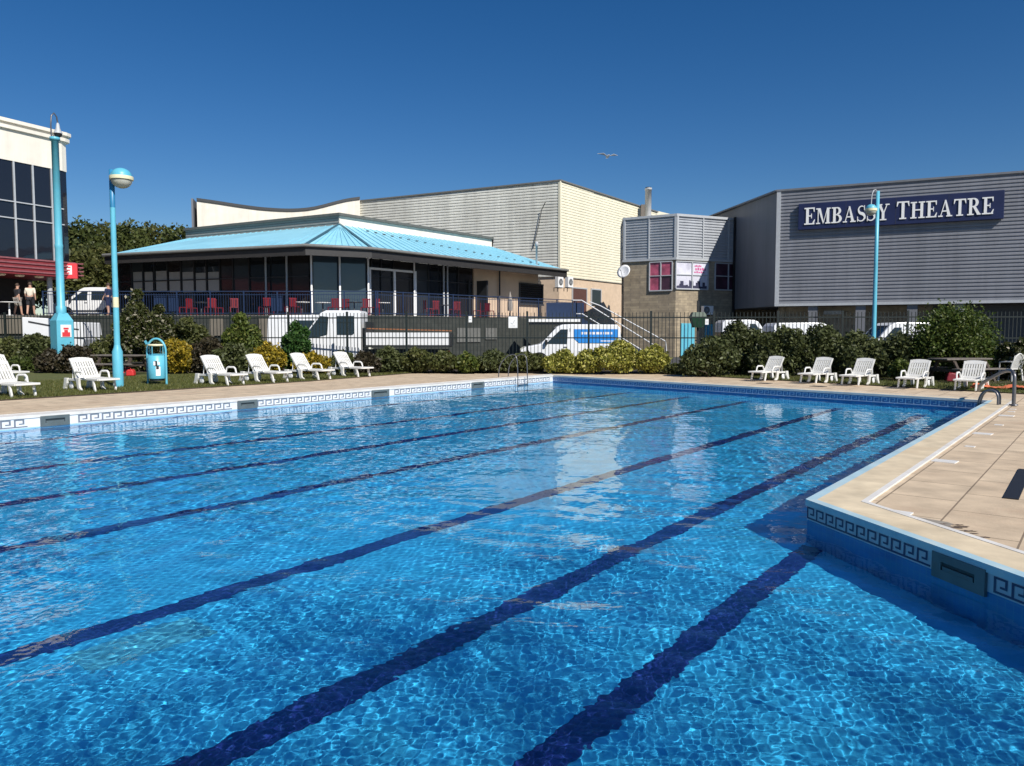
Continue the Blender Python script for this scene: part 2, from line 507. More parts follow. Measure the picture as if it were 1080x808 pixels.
ground = sheet('ground', [(-900, -300), (900, -300), (900, 1500), (-900, 1500)], M['asphalt'], -.06, [[(p[0], p[1]) for p in off(.2)]])
deck = sheet('pool_deck', [(gb.x, gb.y), *[(p.x, p.y) for p in grass_l], *[(p.x, p.y) for p in grass_r], (ge.x, ge.y), (28, -6), (-28, -6)],
             M['slab'], 0.0, [[(p[0], p[1]) for p in C50]])
NEAR = (-.03, .012)


def coping(name, i0, i1, main, edge):
    sel = lambda P: [P[i0], P[i1]]
    strip(name, sel(C0), sel(C09), -.045, .014, edge, kind='structure')
    strip(name, sel(C09), sel(C43), -.045, .014, main, kind='structure')
    strip(name, sel(C43), sel(C50), -.045, .018, M['coping_white'], kind='structure')


coping('pool_coping', 4, 0, M['coping_white'], M['coping_white'])
coping('pool_coping', 0, 1, M['coping_cream'], M['coping_white'])
coping('pool_coping', 1, 2, M['coping_cream'], M['coping_blue'])
coping('pool_coping', 2, 3, M['coping_cream'], M['coping_blue'])
coping('pool_coping', 3, 4, M['coping_cream'], M['coping_blue'])


# --- basin
def mosaic(name, c1, c2, grout, size=.05, wall=False):
    return brick_mat(name, c1, c2, grout, size, size, msize=.004, rough=.35, plane='W' if wall else 'XY', rot=R(-52) if not wall else 0, offset=0, bump=0)


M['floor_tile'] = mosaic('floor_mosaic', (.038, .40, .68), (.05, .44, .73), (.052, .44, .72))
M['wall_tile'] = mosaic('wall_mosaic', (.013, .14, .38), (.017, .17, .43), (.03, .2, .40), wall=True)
M['line_tile'] = mosaic('lane_mosaic', (.009, .016, .115), (.012, .022, .15), (.018, .04, .18))
M['frieze_white'] = mat('frieze_white', (.74, .76, .78), .35, .05, 6, dirt=(.6, .6, .58), dscale=2)
M['frieze_grey'] = mat('frieze_grey', (.42, .47, .52), .35, .08, 6)
M['frieze_blue'] = mat('frieze_blue', (.09, .19, .42), .35, .12, 8)
M['key_navy'] = mat('key_navy', (.02, .03, .10), .35, .1, 8)
M['key_grey'] = mat('key_grey', (.17, .19, .23), .4, .15, 8)
M['key_pale'] = mat('key_pale', (.42, .52, .66), .35, .1, 8)
M['band_blue'] = mat('band_pale_blue', (.35, .58, .78), .4, .06, 5)
M['skimmer'] = mat('skimmer_grey', (.10, .125, .13), .5, .15, 5)

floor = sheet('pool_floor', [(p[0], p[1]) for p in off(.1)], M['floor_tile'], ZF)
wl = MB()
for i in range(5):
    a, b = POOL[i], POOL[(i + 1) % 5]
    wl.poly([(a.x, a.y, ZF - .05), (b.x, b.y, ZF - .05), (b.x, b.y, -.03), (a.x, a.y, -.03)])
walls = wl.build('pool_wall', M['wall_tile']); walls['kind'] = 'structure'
receivers = [floor, walls]

lane_u = Vector((math.sin(R(38)), math.cos(R(38)), 0)); lane_n = Vector((math.cos(R(38)), -math.sin(R(38)), 0))
pn = [p.dot(lane_n) for p in POOL]
for (px, py) in [(700, 702), (500, 662), (350, 590), (350, 510), (270, 490), (200, 473), (160, 452)]:
    c = refr(px, py, ZW, ZF).dot(lane_n)
    # clip the line to the basin (leave 1 m at each end wall)
    ts = []
    for i in range(5):
        a, b = POOL[i], POOL[(i + 1) % 5]; da, db = a.dot(lane_n) - c, b.dot(lane_n) - c
        if da * db < 0: ts.append((a + (b - a) * (da / (da - db))).dot(lane_u))
    if len(ts) < 2: continue
    t0, t1 = min(ts) + .02, max(ts) - (1.3 if c < pn[2] - .5 else .02)
    mb = MB(); hw = .115
    q = [lane_n * (c + s * hw) + lane_u * t for s, t in ((-1, t0), (1, t0), (1, t1), (-1, t1))]
    mb.poly([(p.x, p.y, ZF + .004) for p in q])
    receivers.append(mb.build('lane_line', M['line_tile'], floor))
gd = refr(150, 679, ZW, ZF)
mb = MB().box((gd.x, gd.y, ZF + .006), (.85, .4, .012), R(52))
receivers.append(mb.build('drain_grate', mat('drain_grate', (.07, .36, .50), .6, .3, 12), floor))


def frieze(a, b, z0, z1, period, bgm, keym, skips=(), m0=.003):
    """greek-key band on the wall a -> b; the band faces the water (right of a->b is inside)"""
    d = (b - a); Lw = math.hypot(d.x, d.y); u = Vector((d.x / Lw, d.y / Lw, 0)); n = Vector((u.y, -u.x, 0))

    def quad(mb, s0, s1, y0, y1, o):
        p = [a + u * s + n * o for s in (s0, s1)]
        mb.poly([(p[0].x, p[0].y, y0), (p[0].x, p[0].y, y1), (p[1].x, p[1].y, y1), (p[1].x, p[1].y, y0)])
    mb = MB(); quad(mb, 0, Lw, z0 - .012, z1 + .012, m0); fb = mb.build('tile_frieze', bgm, walls); receivers.append(fb)
    mb = MB(); H = z1 - z0
    for k in range(int(Lw / period)):
        s = k * period
        if any(x0 - period < s < x1 for x0, x1 in skips): continue
        P = period
        for (x0, x1, y0, y1) in ((0, 1, 0, .14), (0, .14, .14, 1), (.14, .78, .86, 1), (.64, .78, .36, .86), (.36, .64, .36, .50)):
            quad(mb, s + x0 * P, s + x1 * P, z0 + y0 * H, z0 + y1 * H, m0 + .003)
    mb.build('key_pattern', keym, fb)
    return u, n


def along(px, py, a, b):
    s, z = V(px, py, a, b); return s


def skimmers(a, b, spans, zt=-.02, zb=-.27):
    d = (b - a); Lw = math.hypot(d.x, d.y); u = Vector((d.x / Lw, d.y / Lw, 0)); n = Vector((u.y, -u.x, 0))
    for (s0, s1) in spans:
        mid = a + u * (s0 + s1) / 2; rz = math.atan2(u.y, u.x); wd = abs(s1 - s0); zc = (zt + zb) / 2
        mb = MB(); fr = .09
        for (dx, dz, sx, sz) in ((-(wd - fr) / 2, 0, fr, zt - zb), ((wd - fr) / 2, 0, fr, zt - zb), (0, (zt - zb) / 2 - .03, wd - 2 * fr, .06), (0, -(zt - zb) / 2 + .035, wd - 2 * fr, .07)):
            p = mid + u * dx + n * .012
            mb.box((p.x, p.y, zc + dz), (sx, .03, sz), rz)
        o = mb.build('skimmer', M['skimmer'], walls)
        p = mid + n * .009
        MB().box((p.x, p.y, zc), (wd - 2 * fr, .006, zt - zb - .1), rz).build('skimmer_mouth', mat('skimmer_mouth', (.02, .03, .035), .5), o)
        p = mid + n * .02
        MB().box((p.x, p.y, zc - .025), (wd - 2 * fr - .03, .01, .06), rz).build('skimmer_flap', M['skimmer'], o)


# left wall: runs LN -> L1 (inside is on its right)
sk = []
for (p0, p1, y) in ((42, 73, 439), (250, 271, 424.5), (391.5, 410, 412.5), (497, 510, 404.5)):
    sk.append((along(p0, y, LN, L1), along(p1, y, LN, L1)))
frieze(LN, L1, -.215, -.06, .235, M['frieze_white'], M['key_grey'], sk)
skimmers(LN, L1, sk, -.025, -.235)
frieze(L1, R1, -.205, -.065, .2, M['frieze_blue'], M['key_pale'])
frieze(R1, R2, -.17, -.055, .145, M['frieze_grey'], M['key_navy'])
s0, s1 = along(984, 580, R2, RN), along(1045, 600, R2, RN)
frieze(R2, RN, -.17, -.055, .145, M['frieze_grey'], M['key_navy'], [(s0, s1)])
skimmers(R2, RN, [(s0 + .02, s1 - .02)], -.03, -.22)
# pale strip at the waterline under the left frieze
d = (L1 - LN).normalized(); n = Vector((d.y, -d.x, 0))
mb = MB(); p, q = LN + n * .002, L1 + n * .002
mb.poly([(p.x, p.y, -.42), (p.x, p.y, -.229), (q.x, q.y, -.229), (q.x, q.y, -.42)])
receivers.append(mb.build('waterline_band', M['band_blue'], walls))
for o in receivers: o.cycles.is_caustics_receiver = True

# --- water: one displaced surface that refracts and reflects
RIP = .000093
NU, NV = 1450, 1750
f4 = np.float32
yy = (1.0 + (np.exp(np.linspace(0, math.log(26), NV)) - 1) / 25 * 30.5).astype(f4)      # finer rows near the deck, coarser far away
Yg = np.repeat(yy[:, None], NU, 1)
ug = np.linspace(-1, 1, NU).astype(f4)
Xg = ug[None, :] * (Yg * f4(.80) + f4(2.0))
spc = np.maximum(np.gradient(yy)[:, None], Yg[:, :1] * 1.6 / NU)
rng = np.random.default_rng(5)
Zg = np.zeros_like(Xg)
wob1 = (.6 * np.sin(.9 * Xg + .7 * Yg)).astype(f4); wob2 = (.6 * np.sin(1.1 * Xg - .8 * Yg + 1)).astype(f4)
for k in range(64):                       # short ripples
    lam = .034 * math.exp(rng.random() * math.log(.10 / .034)); th = rng.random() * 2 * PI
    kk = 2 * PI / lam; amp = RIP * (lam / .1) ** 1.5 * (.5 + rng.random()); ph = rng.random() * 6.283
    Zg += (amp * np.clip((lam / spc - 2.6) / 2.5, 0, 1)).astype(f4) * np.sin(f4(kk * math.cos(th)) * Xg + f4(kk * math.sin(th)) * Yg + f4(ph) + (wob1 if k % 2 else wob2))
mid = np.clip((Yg - 6) / 5, 0, 1).astype(f4)
for k in range(34):                       # ripples of the open water further out
    lam = .085 * math.exp(rng.random() * math.log(.21 / .085)); th = rng.random() * 2 * PI
    kk = 2 * PI / lam; amp = 1.5 * RIP * (lam / .1) ** 1.4 * (.5 + rng.random())
    Zg += f4(amp) * mid * np.clip((lam / spc - 2.2) / 2, 0, 1).astype(f4) * np.sin(f4(kk * math.cos(th)) * Xg + f4(kk * math.sin(th)) * Yg + f4(rng.random() * 6.283) + (wob1 if k % 2 else wob2))
for k in range(26):                       # longer, flatter waves
    lam = .25 * math.exp(rng.random() * math.log(1.6 / .25)); th = rng.random() * 2 * PI
    kk = 2 * PI / lam; amp = .00066 * (lam / .4) ** .85
    Zg += f4(amp) * np.sin(f4(kk * math.cos(th)) * Xg + f4(kk * math.sin(th)) * Yg + f4(rng.random() * 6.283) + wob1)
patch = .95 + .3 * np.sin(Xg * .55 + 1) * np.sin(Yg * .41 + .4) + .22 * np.sin(Xg * 1.3 - Yg * .9 + wob1) + .18 * np.sin(Xg * 2.3 + Yg * 1.9 + 2 * wob2)
Zg *= (patch * (.7 + .3 * np.clip((15 - Yg) / 10, 0, 1))).astype(f4)
wm = bpy.data.materials.new('pool_water'); wm.use_nodes = True
t = wm.node_tree; t.nodes.remove(t.nodes['Principled BSDF'])
gl = t.nodes.new('ShaderNodeBsdfGlass'); gl.inputs['Roughness'].default_value = 0; gl.inputs['IOR'].default_value = 1.33
gl.inputs['Color'].default_value = (.90, .98, 1, 1)
t.links.new(gl.outputs[0], t.nodes['Material Output'].inputs[0])
water = grid_mesh('water', Xg, Yg, Zg + ZW, wm); water['kind'] = 'structure'
water.cycles.is_caustics_caster = True


# ================================================================== LAWN, BEDS, TERRACE
lawn_l = [(gb.x, gb.y), *[(p.x, p.y) for p in grass_l], (-3.8, 33), (-60, 38), (-60, -5)]
lawn_r = [(grass_r[0].x, grass_r[0].y), (grass_r[1].x, grass_r[1].y), (ge.x, ge.y), (60, 5), (60, 30), (5.4, 32.5)]
for pl in (lawn_l, lawn_r):
    o = sheet('lawn', pl, M['lawn'], .03)
    mb = MB()
    for i in range(len(pl)):
        a, b = pl[i], pl[(i + 1) % len(pl)]
        mb.poly([(a[0], a[1], -.06), (b[0], b[1], -.06), (b[0], b[1], .03), (a[0], a[1], .03)])
    mb.build('lawn_edge', M['soil'], o)
bed = [(-60, 34.5), (-26, 33.3), (-20, 31.2), (-10, 30.9), (-3.9, grass_l[2].y + .05), (5.3, grass_r[0].y + .05), (7, 29.6), (12, 26.6), (15, 24.2), (20, 23), (60, 22), (60, 29.5), (-60, 38.6)]
sheet('soil_bed', bed, M['soil'], .045)

# grass blades (nobody could count them): one mesh
rg = np.random.default_rng(11)
bl = []
for (A, B, wd, n_) in ((gb, grass_l[0], 6, 6000), (grass_l[0], grass_l[1], 7, 26000), (grass_l[1], grass_l[2], 3.5, 9000), (grass_r[0], grass_r[1], 6.5, 26000), (grass_r[1], ge, 5, 5000)):
    d = (B - A); d2 = Vector((-d.y, d.x, 0)).normalized()
    u = rg.random(n_); v = np.abs(rg.random(n_)) ** 1.3 * wd
    bl.append(np.stack([A.x + d.x * u + d2.x * v, A.y + d.y * u + d2.y * v], -1))
bl = np.concatenate(bl); n_ = len(bl)
h = .035 + .05 * rg.random(n_); a = rg.random(n_) * 2 * PI; lean = .03 * rg.standard_normal((n_, 2))
b0 = np.stack([bl[:, 0] - .008 * np.cos(a), bl[:, 1] - .008 * np.sin(a), np.full(n_, .028)], -1)
b1 = np.stack([bl[:, 0] + .008 * np.cos(a), bl[:, 1] + .008 * np.sin(a), np.full(n_, .028)], -1)
b2 = np.stack([bl[:, 0] + lean[:, 0], bl[:, 1] + lean[:, 1], .03 + h], -1)
vv = np.stack([b0, b1, b2], 1).reshape(-1, 3)
o = np_mesh('grass', vv, np.arange(n_ * 3).reshape(-1, 3), leaf_mat('grass_blade', (.075, .09, .02), (.14, .15, .04), (.22, .19, .07), .3))
o['kind'] = 'stuff'
tag(o, 'short sunlit mown grass between the pool deck and the shrubs', 'grass')

TZ = 2.53
T_front = [(-60, 39.5), (-6.9, 39.5), (4.2, 50.2)]
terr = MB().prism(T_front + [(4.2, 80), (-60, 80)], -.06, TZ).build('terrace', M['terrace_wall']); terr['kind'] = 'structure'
MB().prism([(p[0], p[1]) for p in [(-60, 39.6), (-6.95, 39.6), (4.1, 50.3), (4.1, 79), (-60, 79)]], TZ, TZ + .02).build('paving', M['pave'], terr)
for (p0, p1, y0, y1, m_) in ((0, 42, 333.5, 352, 'beige_wall'), (222, 236, 336, 354, 'beige_wall'), (274, 289, 335, 362, 'beige_wall'), (195, 222, 337, 360, 'terrace_wall')):
    x0, x1 = XD(p0, 39.5), XD(p1, 39.5)
    zt, zb = at(0, y0, 39.5).z, at(0, y1, 39.5).z
    MB().box(((x0 + x1) / 2, 39.46, (zt + zb) / 2), (x1 - x0, .12, zt - zb)).build('wall_pier', M[m_], terr)
A_, B_ = T_front[1], T_front[2]
tu = Vector((B_[0] - A_[0], B_[1] - A_[1], 0)).normalized(); tn = Vector((tu.y, -tu.x, 0)); trz = math.atan2(tu.y, tu.x)
for (p0, p1, y0, y1) in ((481.5, 506, 346, 361), (511.5, 523, 346, 358)):
    s0, z0 = V(p0, y1, A_, B_); s1, z1 = V(p1, y0, A_, B_)
    c = Vector((A_[0], A_[1], 0)) + tu * (s0 + s1) / 2 + tn * .03
    MB().box((c.x, c.y, (z0 + z1) / 2), (s1 - s0, .08, z1 - z0), trz).build('vent_panel', M['vent_grey'], terr)
# grassy bank in front of the terrace at the far left
mb = MB().prism([(-60, 37), (-19.5, 37), (-21.5, 39.44), (-60, 39.44)], -.05, -.04)
xs = [-60, -30, -24, -20.5]
mb = MB()
for i in range(3):
    h0, h1 = [1.75, 1.7, 1.2, .2][i], [1.75, 1.7, 1.2, .2][i + 1]
    mb.poly([(xs[i], 36.9, .02), (xs[i + 1], 36.9, .02), (xs[i + 1], 39.42, h1), (xs[i], 39.42, h0)])
o = mb.build('grass_bank', M['lawn']); o['kind'] = 'structure'


def wall_quad(mb, A, B, s0, s1, z0, z1, o=0.0):
    d = Vector((B[0] - A[0], B[1] - A[1], 0)).normalized(); n = Vector((d.y, -d.x, 0))
    p = [Vector((A[0], A[1], 0)) + d * s + n * o for s in (s0, s1)]
    return mb.poly([(p[0].x, p[0].y, z0), (p[1].x, p[1].y, z0), (p[1].x, p[1].y, z1), (p[0].x, p[0].y, z1)])


def wall_box(mb, A, B, s0, s1, z0, z1, o0, o1):
    """box on the face of the wall A->B (viewer on its right-hand side), from o0 to o1 in front"""
    d = Vector((B[0] - A[0], B[1] - A[1], 0)).normalized(); n = Vector((d.y, -d.x, 0))
    c = Vector((A[0], A[1], 0)) + d * (s0 + s1) / 2 + n * (o0 + o1) / 2
    return mb.box((c.x, c.y, (z0 + z1) / 2), (abs(s1 - s0), abs(o1 - o0), abs(z1 - z0)), math.atan2(d.y, d.x))


def corrugated(mb, A, B, zfun_top, z0, pitch, depth, s0=0.0, s1=None, o=0.0, flat=.5):
    """horizontal ribbed sheet; the top edge follows a straight line zfun_top(s)"""
    d = Vector((B[0] - A[0], B[1] - A[1], 0)); Lw = d.length; d.normalize(); n = Vector((d.y, -d.x, 0))
    s1 = Lw if s1 is None else s1
    zt0, zt1 = zfun_top(s0), zfun_top(s1); zmax = max(zt0, zt1)
    prof = []; z = z0
    while z < zmax:
        prof += [(z, 0), (z + pitch * .12, depth), (z + pitch * (.12 + flat), depth), (z + pitch * (.24 + flat), 0)]; z += pitch
    for i in range(len(prof) - 1):
        (za, oa), (zb, ob) = prof[i], prof[i + 1]
        if za >= zmax: break
        zb = min(zb, zmax)
        if zb - za < 1e-5: continue
        sa, sb = s0, s1
        if zt0 != zt1 and zb > min(zt0, zt1):    # sloping verge: shorten the rib
            f = (zb - zt0) / (zt1 - zt0); sx = s0 + (s1 - s0) * min(1, max(0, f))
            if zt1 > zt0: sa = sx
            else: sb = sx
        p = lambda s, oo: Vector((A[0], A[1], 0)) + d * s + n * (o + oo)
        q = [p(sa, oa), p(sb, oa), p(sb, ob), p(sa, ob)]
        mb.poly([(q[0].x, q[0].y, za), (q[1].x, q[1].y, za), (q[2].x, q[2].y, zb), (q[3].x, q[3].y, zb)])
    return mb


# ================================================================== THEATRE
TA = (17.08, 50.0); az = R(116); TB = (TA[0] + math.sin(az) * 22, TA[1] + math.cos(az) * 22)
TZ0, TZ1 = 3.39, 10.75
theatre = empty('theatre_building', (TA[0], TA[1], 0), 0, 'grey blue ribbed theatre block carrying the large navy name sign', 'theatre')


def put(o):  # world-space mesh under an unrotated empty
    o.location = -o.parent.location if o.parent.parent is None else (0, 0, 0)
    return o


mb = MB(); corrugated(mb, TA, TB, lambda s: TZ1, TZ0 + .12, .215, .05, s0=.18)
put(mb.build('ribbed_cladding', M['theatre_clad'], theatre))
td = Vector((math.sin(az), math.cos(az), 0)); tnn = Vector((-td.y, td.x, 0)); tb = Vector((math.sin(R(-8)), math.cos(R(-8)), 0))
mb = MB()
P0 = Vector((TA[0], TA[1], 0)); P1 = Vector((TB[0], TB[1], 0)); P2 = P1 + tb * 22; P3 = P0 + tb * 22
mb.prism([(p.x, p.y) for p in (P0 - tnn * -.03, P1 - tnn * -.03, P2, P3)], TZ0, TZ1 - .05)
put(mb.build('wall', M['theatre_panel'], theatre))
mb = MB(); wall_box(mb, TA, TB, -.05, .2, TZ0, TZ1, -.02, .10); wall_box(mb, TA, TB, -.05, 22, TZ0 - .02, TZ0 + .14, -.02, .11)
put(mb.build('corner_trim', M['trim_grey'], theatre))
mb = MB(); wall_box(mb, TA, TB, -.08, 22.1, TZ1 - .06, TZ1 + .06, -.3, .13)
mb.bar((P0.x - .02, P0.y, TZ1), (P3.x, P3.y, TZ1), .3, .12)
put(mb.build('coping', M['theatre_panel'], theatre))
mb = MB(); wall_box(mb, TA, TB, .4, 22, -.05, TZ0 - .03, -2.6, -1.6)
wall_box(mb, TA, TB, -.0, .4, -.05, TZ0 - .02, -22, -1.4)
put(mb.build('undercroft_wall', M['stone'], theatre))
for px in (857, 907.5, 962, 1012):
    s, _ = V(px, 330, TA, TB); mb = MB(); wall_box(mb, TA, TB, s - .28, s + .28, -.05, TZ0 - .04, -.62, -.06)
    put(mb.build('pillar', M['theatre_panel'], theatre))
s, _ = V(1062, 335, TA, TB); mb = MB(); wall_box(mb, TA, TB, s - .5, s + 1.2, 2.3, 3.1, -1.6, -1.5); put(mb.build('yellow_board', M['yellow_screen'], theatre))
s0, _ = V(985, 335, TA, TB); mb = MB(); wall_box(mb, TA, TB, s0, 21, .0, TZ0 - .05, -1.6, -1.45); put(mb.build('dark_shutter', M['trim_dark'], theatre))
s, z = V(878, 329, TA, TB); mb = MB(); wall_box(mb, TA, TB, s - .6, s + .6, z - .12, z + .12, -1.6, -1.5); put(mb.build('name_plate', M['sign_grey'], theatre))

# the sign
sa, za = V(842.5, 228.5, TA, TB); sb, zb = V(1058.4, 216.5, TA, TB)
SH, SL = 1.62, sb - sa
zc = (V(842.5, 229, TA, TB)[1] + V(1058.4, 217.2, TA, TB)[1]) / 2
SO = Vector((TA[0], TA[1], 0)) + td * ((sa + sb) / 2) - tnn * .32
SO = Vector((TA[0], TA[1], 0)) + td * ((sa + sb) / 2) + Vector((td.y, -td.x, 0)) * .30
sign = empty('theatre_sign', (SO.x, SO.y, zc), math.atan2(td.y, td.x), 'long navy box sign reading EMBASSY THEATRE in white serif capitals', 'sign')
MB().box((0, .08, 0), (SL, .26, SH)).build('sign_box', M['navy_sign'], sign, bevel=.02)
for i in range(8):
    x = -SL / 2 + SL * (i + .5) / 8
    for zq in (.55, -.55): MB().box((x, .24, zq), (.06, .12, .06)).build('bracket', M['trim_dark'], sign)
for x in (-SL / 4, 0, SL / 4): MB().box((x, -.052, 0), (.015, .008, SH - .06)).build('panel_joint', M['trim_dark'], sign)


def arc(cx, cy, rx, ry, a0, a1, n=14):
    return [(cx + rx * math.cos(R(a0 + (a1 - a0) * i / n)), cy + ry * math.sin(R(a0 + (a1 - a0) * i / n))) for i in range(n + 1)]


def rc(x0, y0, x1, y1): return [(x0, y0), (x1, y0), (x1, y1), (x0, y1)]


def bowl(cx, cy, rxo, ryo, rxi, ryi, a0, a1, n=14):
    o, i = arc(cx, cy, rxo, ryo, a0, a1, n), arc(cx, cy, rxi, ryi, a0, a1, n)
    return [[o[k], o[k + 1], i[k + 1], i[k]] for k in range(n)]


def ribbon(pts, ws):
    out = []; n = len(pts); nn = []
    for k in range(n):
        a, b = pts[max(0, k - 1)], pts[min(n - 1, k + 1)]; d = Vector((b[0] - a[0], b[1] - a[1])).normalized(); nn.append((-d.y, d.x))
    for k in range(n - 1):
        p, q = pts[k], pts[k + 1]
        out.append([(p[0] + nn[k][0] * ws[k] / 2, p[1] + nn[k][1] * ws[k] / 2), (p[0] - nn[k][0] * ws[k] / 2, p[1] - nn[k][1] * ws[k] / 2),
                    (q[0] - nn[k + 1][0] * ws[k + 1] / 2, q[1] - nn[k + 1][1] * ws[k + 1] / 2), (q[0] + nn[k + 1][0] * ws[k + 1] / 2, q[1] + nn[k + 1][1] * ws[k + 1] / 2)])
    return out


def glyph(ch):
    T, t = .185, .075
    if ch == 'E':
        return .74, [rc(.12, 0, .12 + T, 1), rc(0, 0, .7, t), rc(0, 1 - t, .66, 1), rc(.3, .47, .5, .47 + t), [(.66, 0), (.74, .28), (.69, .28), (.56, t)], [(.6, 1), (.7, 1), (.7, .74), (.65, .74)], rc(.47, .36, .52, .64)]
    if ch == 'M':
        return 1.06, [rc(.12, 0, .18, 1), rc(0, 0, .3, t), rc(0, 1 - t, .2, 1), [(.12, 1), (.32, 1), (.58, .1), (.52, 0)], [(.52, 0), (.58, .1), (.86, 1), (.80, 1)], rc(.78, 0, .78 + T, 1), rc(.68, 0, 1.06, t), rc(.9, 1 - t, 1.06, 1)]
    if ch == 'B':
        return .76, [rc(.12, 0, .12 + T, 1), rc(0, 0, .45, t), rc(0, 1 - t, .42, 1), rc(.3, .48, .42, .48 + t), *bowl(.4, .765, .29, .235, .11, .16, -90, 90), *bowl(.42, .265, .33, .265, .14, .19, -90, 90)]
    if ch == 'A':
        return .92, [[(.12, 0), (.18, 0), (.47, .94), (.43, 1)], [(.40, 1), (.50, 1), (.83, 0), (.62, 0)], rc(.26, .3, .64, .3 + t), rc(0, 0, .3, t), rc(.53, 0, .92, t)]
    if ch == 'S':
        pts = arc(.33, .74, .22, .22, 20, 180, 10) + arc(.36, .76, .25, .26, 195, 262, 5) + arc(.30, .24, .26, .26, 80, -10, 7) + arc(.29, .25, .25, .215, -25, -165, 10)
        n = len(pts); ws = [.06 + .13 * math.exp(-((k / (n - 1) - .5) / .2) ** 2) for k in range(n)]
        return .62, ribbon(pts, ws) + [rc(.50, .70, .55, 1), rc(.03, .0, .08, .32)]
    if ch == 'Y':
        return .88, [rc(.36, 0, .36 + T, .5), rc(.22, 0, .69, t), [(.08, 1), (.28, 1), (.54, .44), (.38, .44)], [(.70, 1), (.76, 1), (.54, .46), (.46, .46)], rc(0, 1 - t, .38, 1), rc(.60, 1 - t, .88, 1)]
    if ch == 'T':
        return .80, [rc(.31, 0, .31 + T, 1), rc(.18, 0, .62, t), rc(.02, 1 - t, .78, 1), [(0, .72), (.04, .72), (.12, 1 - t), (.02, 1)], [(.76, .72), (.8, .72), (.78, 1), (.68, 1 - t)]]
    if ch == 'H':
        return .96, [rc(.12, 0, .12 + T, 1), rc(.66, 0, .66 + T, 1), rc(.3, .47, .67, .47 + t), rc(0, 0, .42, t), rc(0, 1 - t, .42, 1), rc(.54, 0, .96, t), rc(.54, 1 - t, .96, 1)]
    if ch == 'R':
        return .86, [rc(.12, 0, .12 + T, 1), rc(0, 0, .42, t), rc(0, 1 - t, .42, 1), rc(.3, .46, .42, .46 + t), *bowl(.4, .73, .31, .27, .12, .19, -90, 90), [(.36, .47), (.55, .47), (.86, 0), (.64, 0)], rc(.62, 0, .86, t)]


word, gap = 'EMBASSY THEATRE', .075
LH = .97
# pixel limits of the lettering on the sign
sl0, _ = V(849, 228, TA, TB); sl1, _ = V(1047.5, 217, TA, TB)
total = sum((glyph(c)[0] + gap) * (1.08 if k in (0, 8) else 1) if c != ' ' else .42 for k, c in enumerate(word)) - gap
sx = (sl1 - sl0) / total
x = sl0 - (sa + sb) / 2
for k, c in enumerate(word):
    if c == ' ': x += .42 * sx; continue
    wd, polys = glyph(c); k2 = 1.08 if k in (0, 8) else 1.0
    mb = MB()
    for j, p in enumerate(polys):
        th = .05 + j * .0006
        mb.extrude([(x + q[0] * sx * k2, -LH / 2 - .03 + q[1] * LH * k2) for q in p], (0, -.055, 0), (1, 0, 0), (0, 0, 1), (0, -1, 0), th)
    mb.build('letter', M['sign_white'], sign)
    x += (wd + gap) * sx * k2

# ================================================================== CORNER FOYER (faceted, stone below, louvres above)
OR, OM, OLf = (16.15, 56.5), (11.53, 54.4), (8.17, 56.4)
OBk = (8.65, 61.0)
OZ1, OZ0 = 9.93, 6.84
foyer = empty('foyer_building', (OM[0], OM[1], 0), 0, 'faceted corner building of buff stone below pale grey louvres', 'building')
pl = [OR, OM, OLf, OBk, (12.5, 72), (18, 72)]
mb = MB().prism(pl, -.05, OZ0 - .02); put(mb.build('stone_wall', M['stone'], foyer))
pl2 = line_off([OR, OM, OLf, OBk], -.06)
mb = MB().prism([(p.x, p.y) for p in line_off([OR, OM, OLf, OBk], .06)] + [(12.5, 72), (18, 72)], OZ0, OZ1 - .02); put(mb.build('roof_block', M['trim_dark'], foyer))
for A, B, divs in ((OLf, OM, (685,)), (OM, OR, (741, 768)), (OBk, OLf, ())):
    Lw = math.dist(A, B)
    mb = MB(); corrugated(mb, A, B, lambda s: OZ1 - .1, OZ0 + .1, .19, .06, s0=.08, s1=Lw - .08, flat=.35)
    put(mb.build('louvre_panel', M['louvre'], foyer))
    mb = MB(); wall_box(mb, A, B, -.06, Lw + .06, OZ1 - .12, OZ1 + .05, -.1, .13); wall_box(mb, A, B, -.06, Lw + .06, OZ0 - .05, OZ0 + .1, -.05, .12)
    for s in (.04, Lw - .04): wall_box(mb, A, B, s - .07, s + .07, OZ0 + .1, OZ1 - .12, 0, .12)
    for px in divs:
        s, _ = V(px, 250, A, B); wall_box(mb, A, B, s - .045, s + .045, OZ0 + .1, OZ1 - .12, 0, .11)
    put(mb.build('louvre_frame', M['trim_grey'], foyer))


def poster_window(A, B, p0, p1, y0, y1, panes, label=None, rows=2):
    s0, z1 = V(p0, y0, A, B); s1, _ = V(p1, y0, A, B); z1 = OZ0 - .12; z0 = V((p0 + p1) / 2, y1, A, B)[1]
    mb = MB(); fw = .07
    wall_box(mb, A, B, s0, s1, z0 - .08, z0, 0, .12); wall_box(mb, A, B, s0, s1, z1 - fw, z1, 0, .1)
    n = len(panes) // rows
    for i in range(n + 1):
        s = s0 + (s1 - s0) * i / n; wall_box(mb, A, B, s - fw / 2, s + fw / 2, z0, z1 - fw, 0, .1)
    for r in range(1, rows): wall_box(mb, A, B, s0, s1, z0 + (z1 - z0) * r / rows - .03, z0 + (z1 - z0) * r / rows + .03, 0, .09)
    wn = put(mb.build('window_frame', M['trim_grey'], foyer))
    for r in range(rows):
        for i in range(n):
            mb = MB(); wall_quad(mb, A, B, s0 + (s1 - s0) * i / n, s0 + (s1 - s0) * (i + 1) / n, z0 + (z1 - z0) * r / rows, z0 + (z1 - z0) * (r + 1) / rows, .03)
            put2 = mb.build('pane', M[panes[r * n + i]], wn); put2.location = (0, 0, 0)
    return wn, (s0, s1, z0, z1)


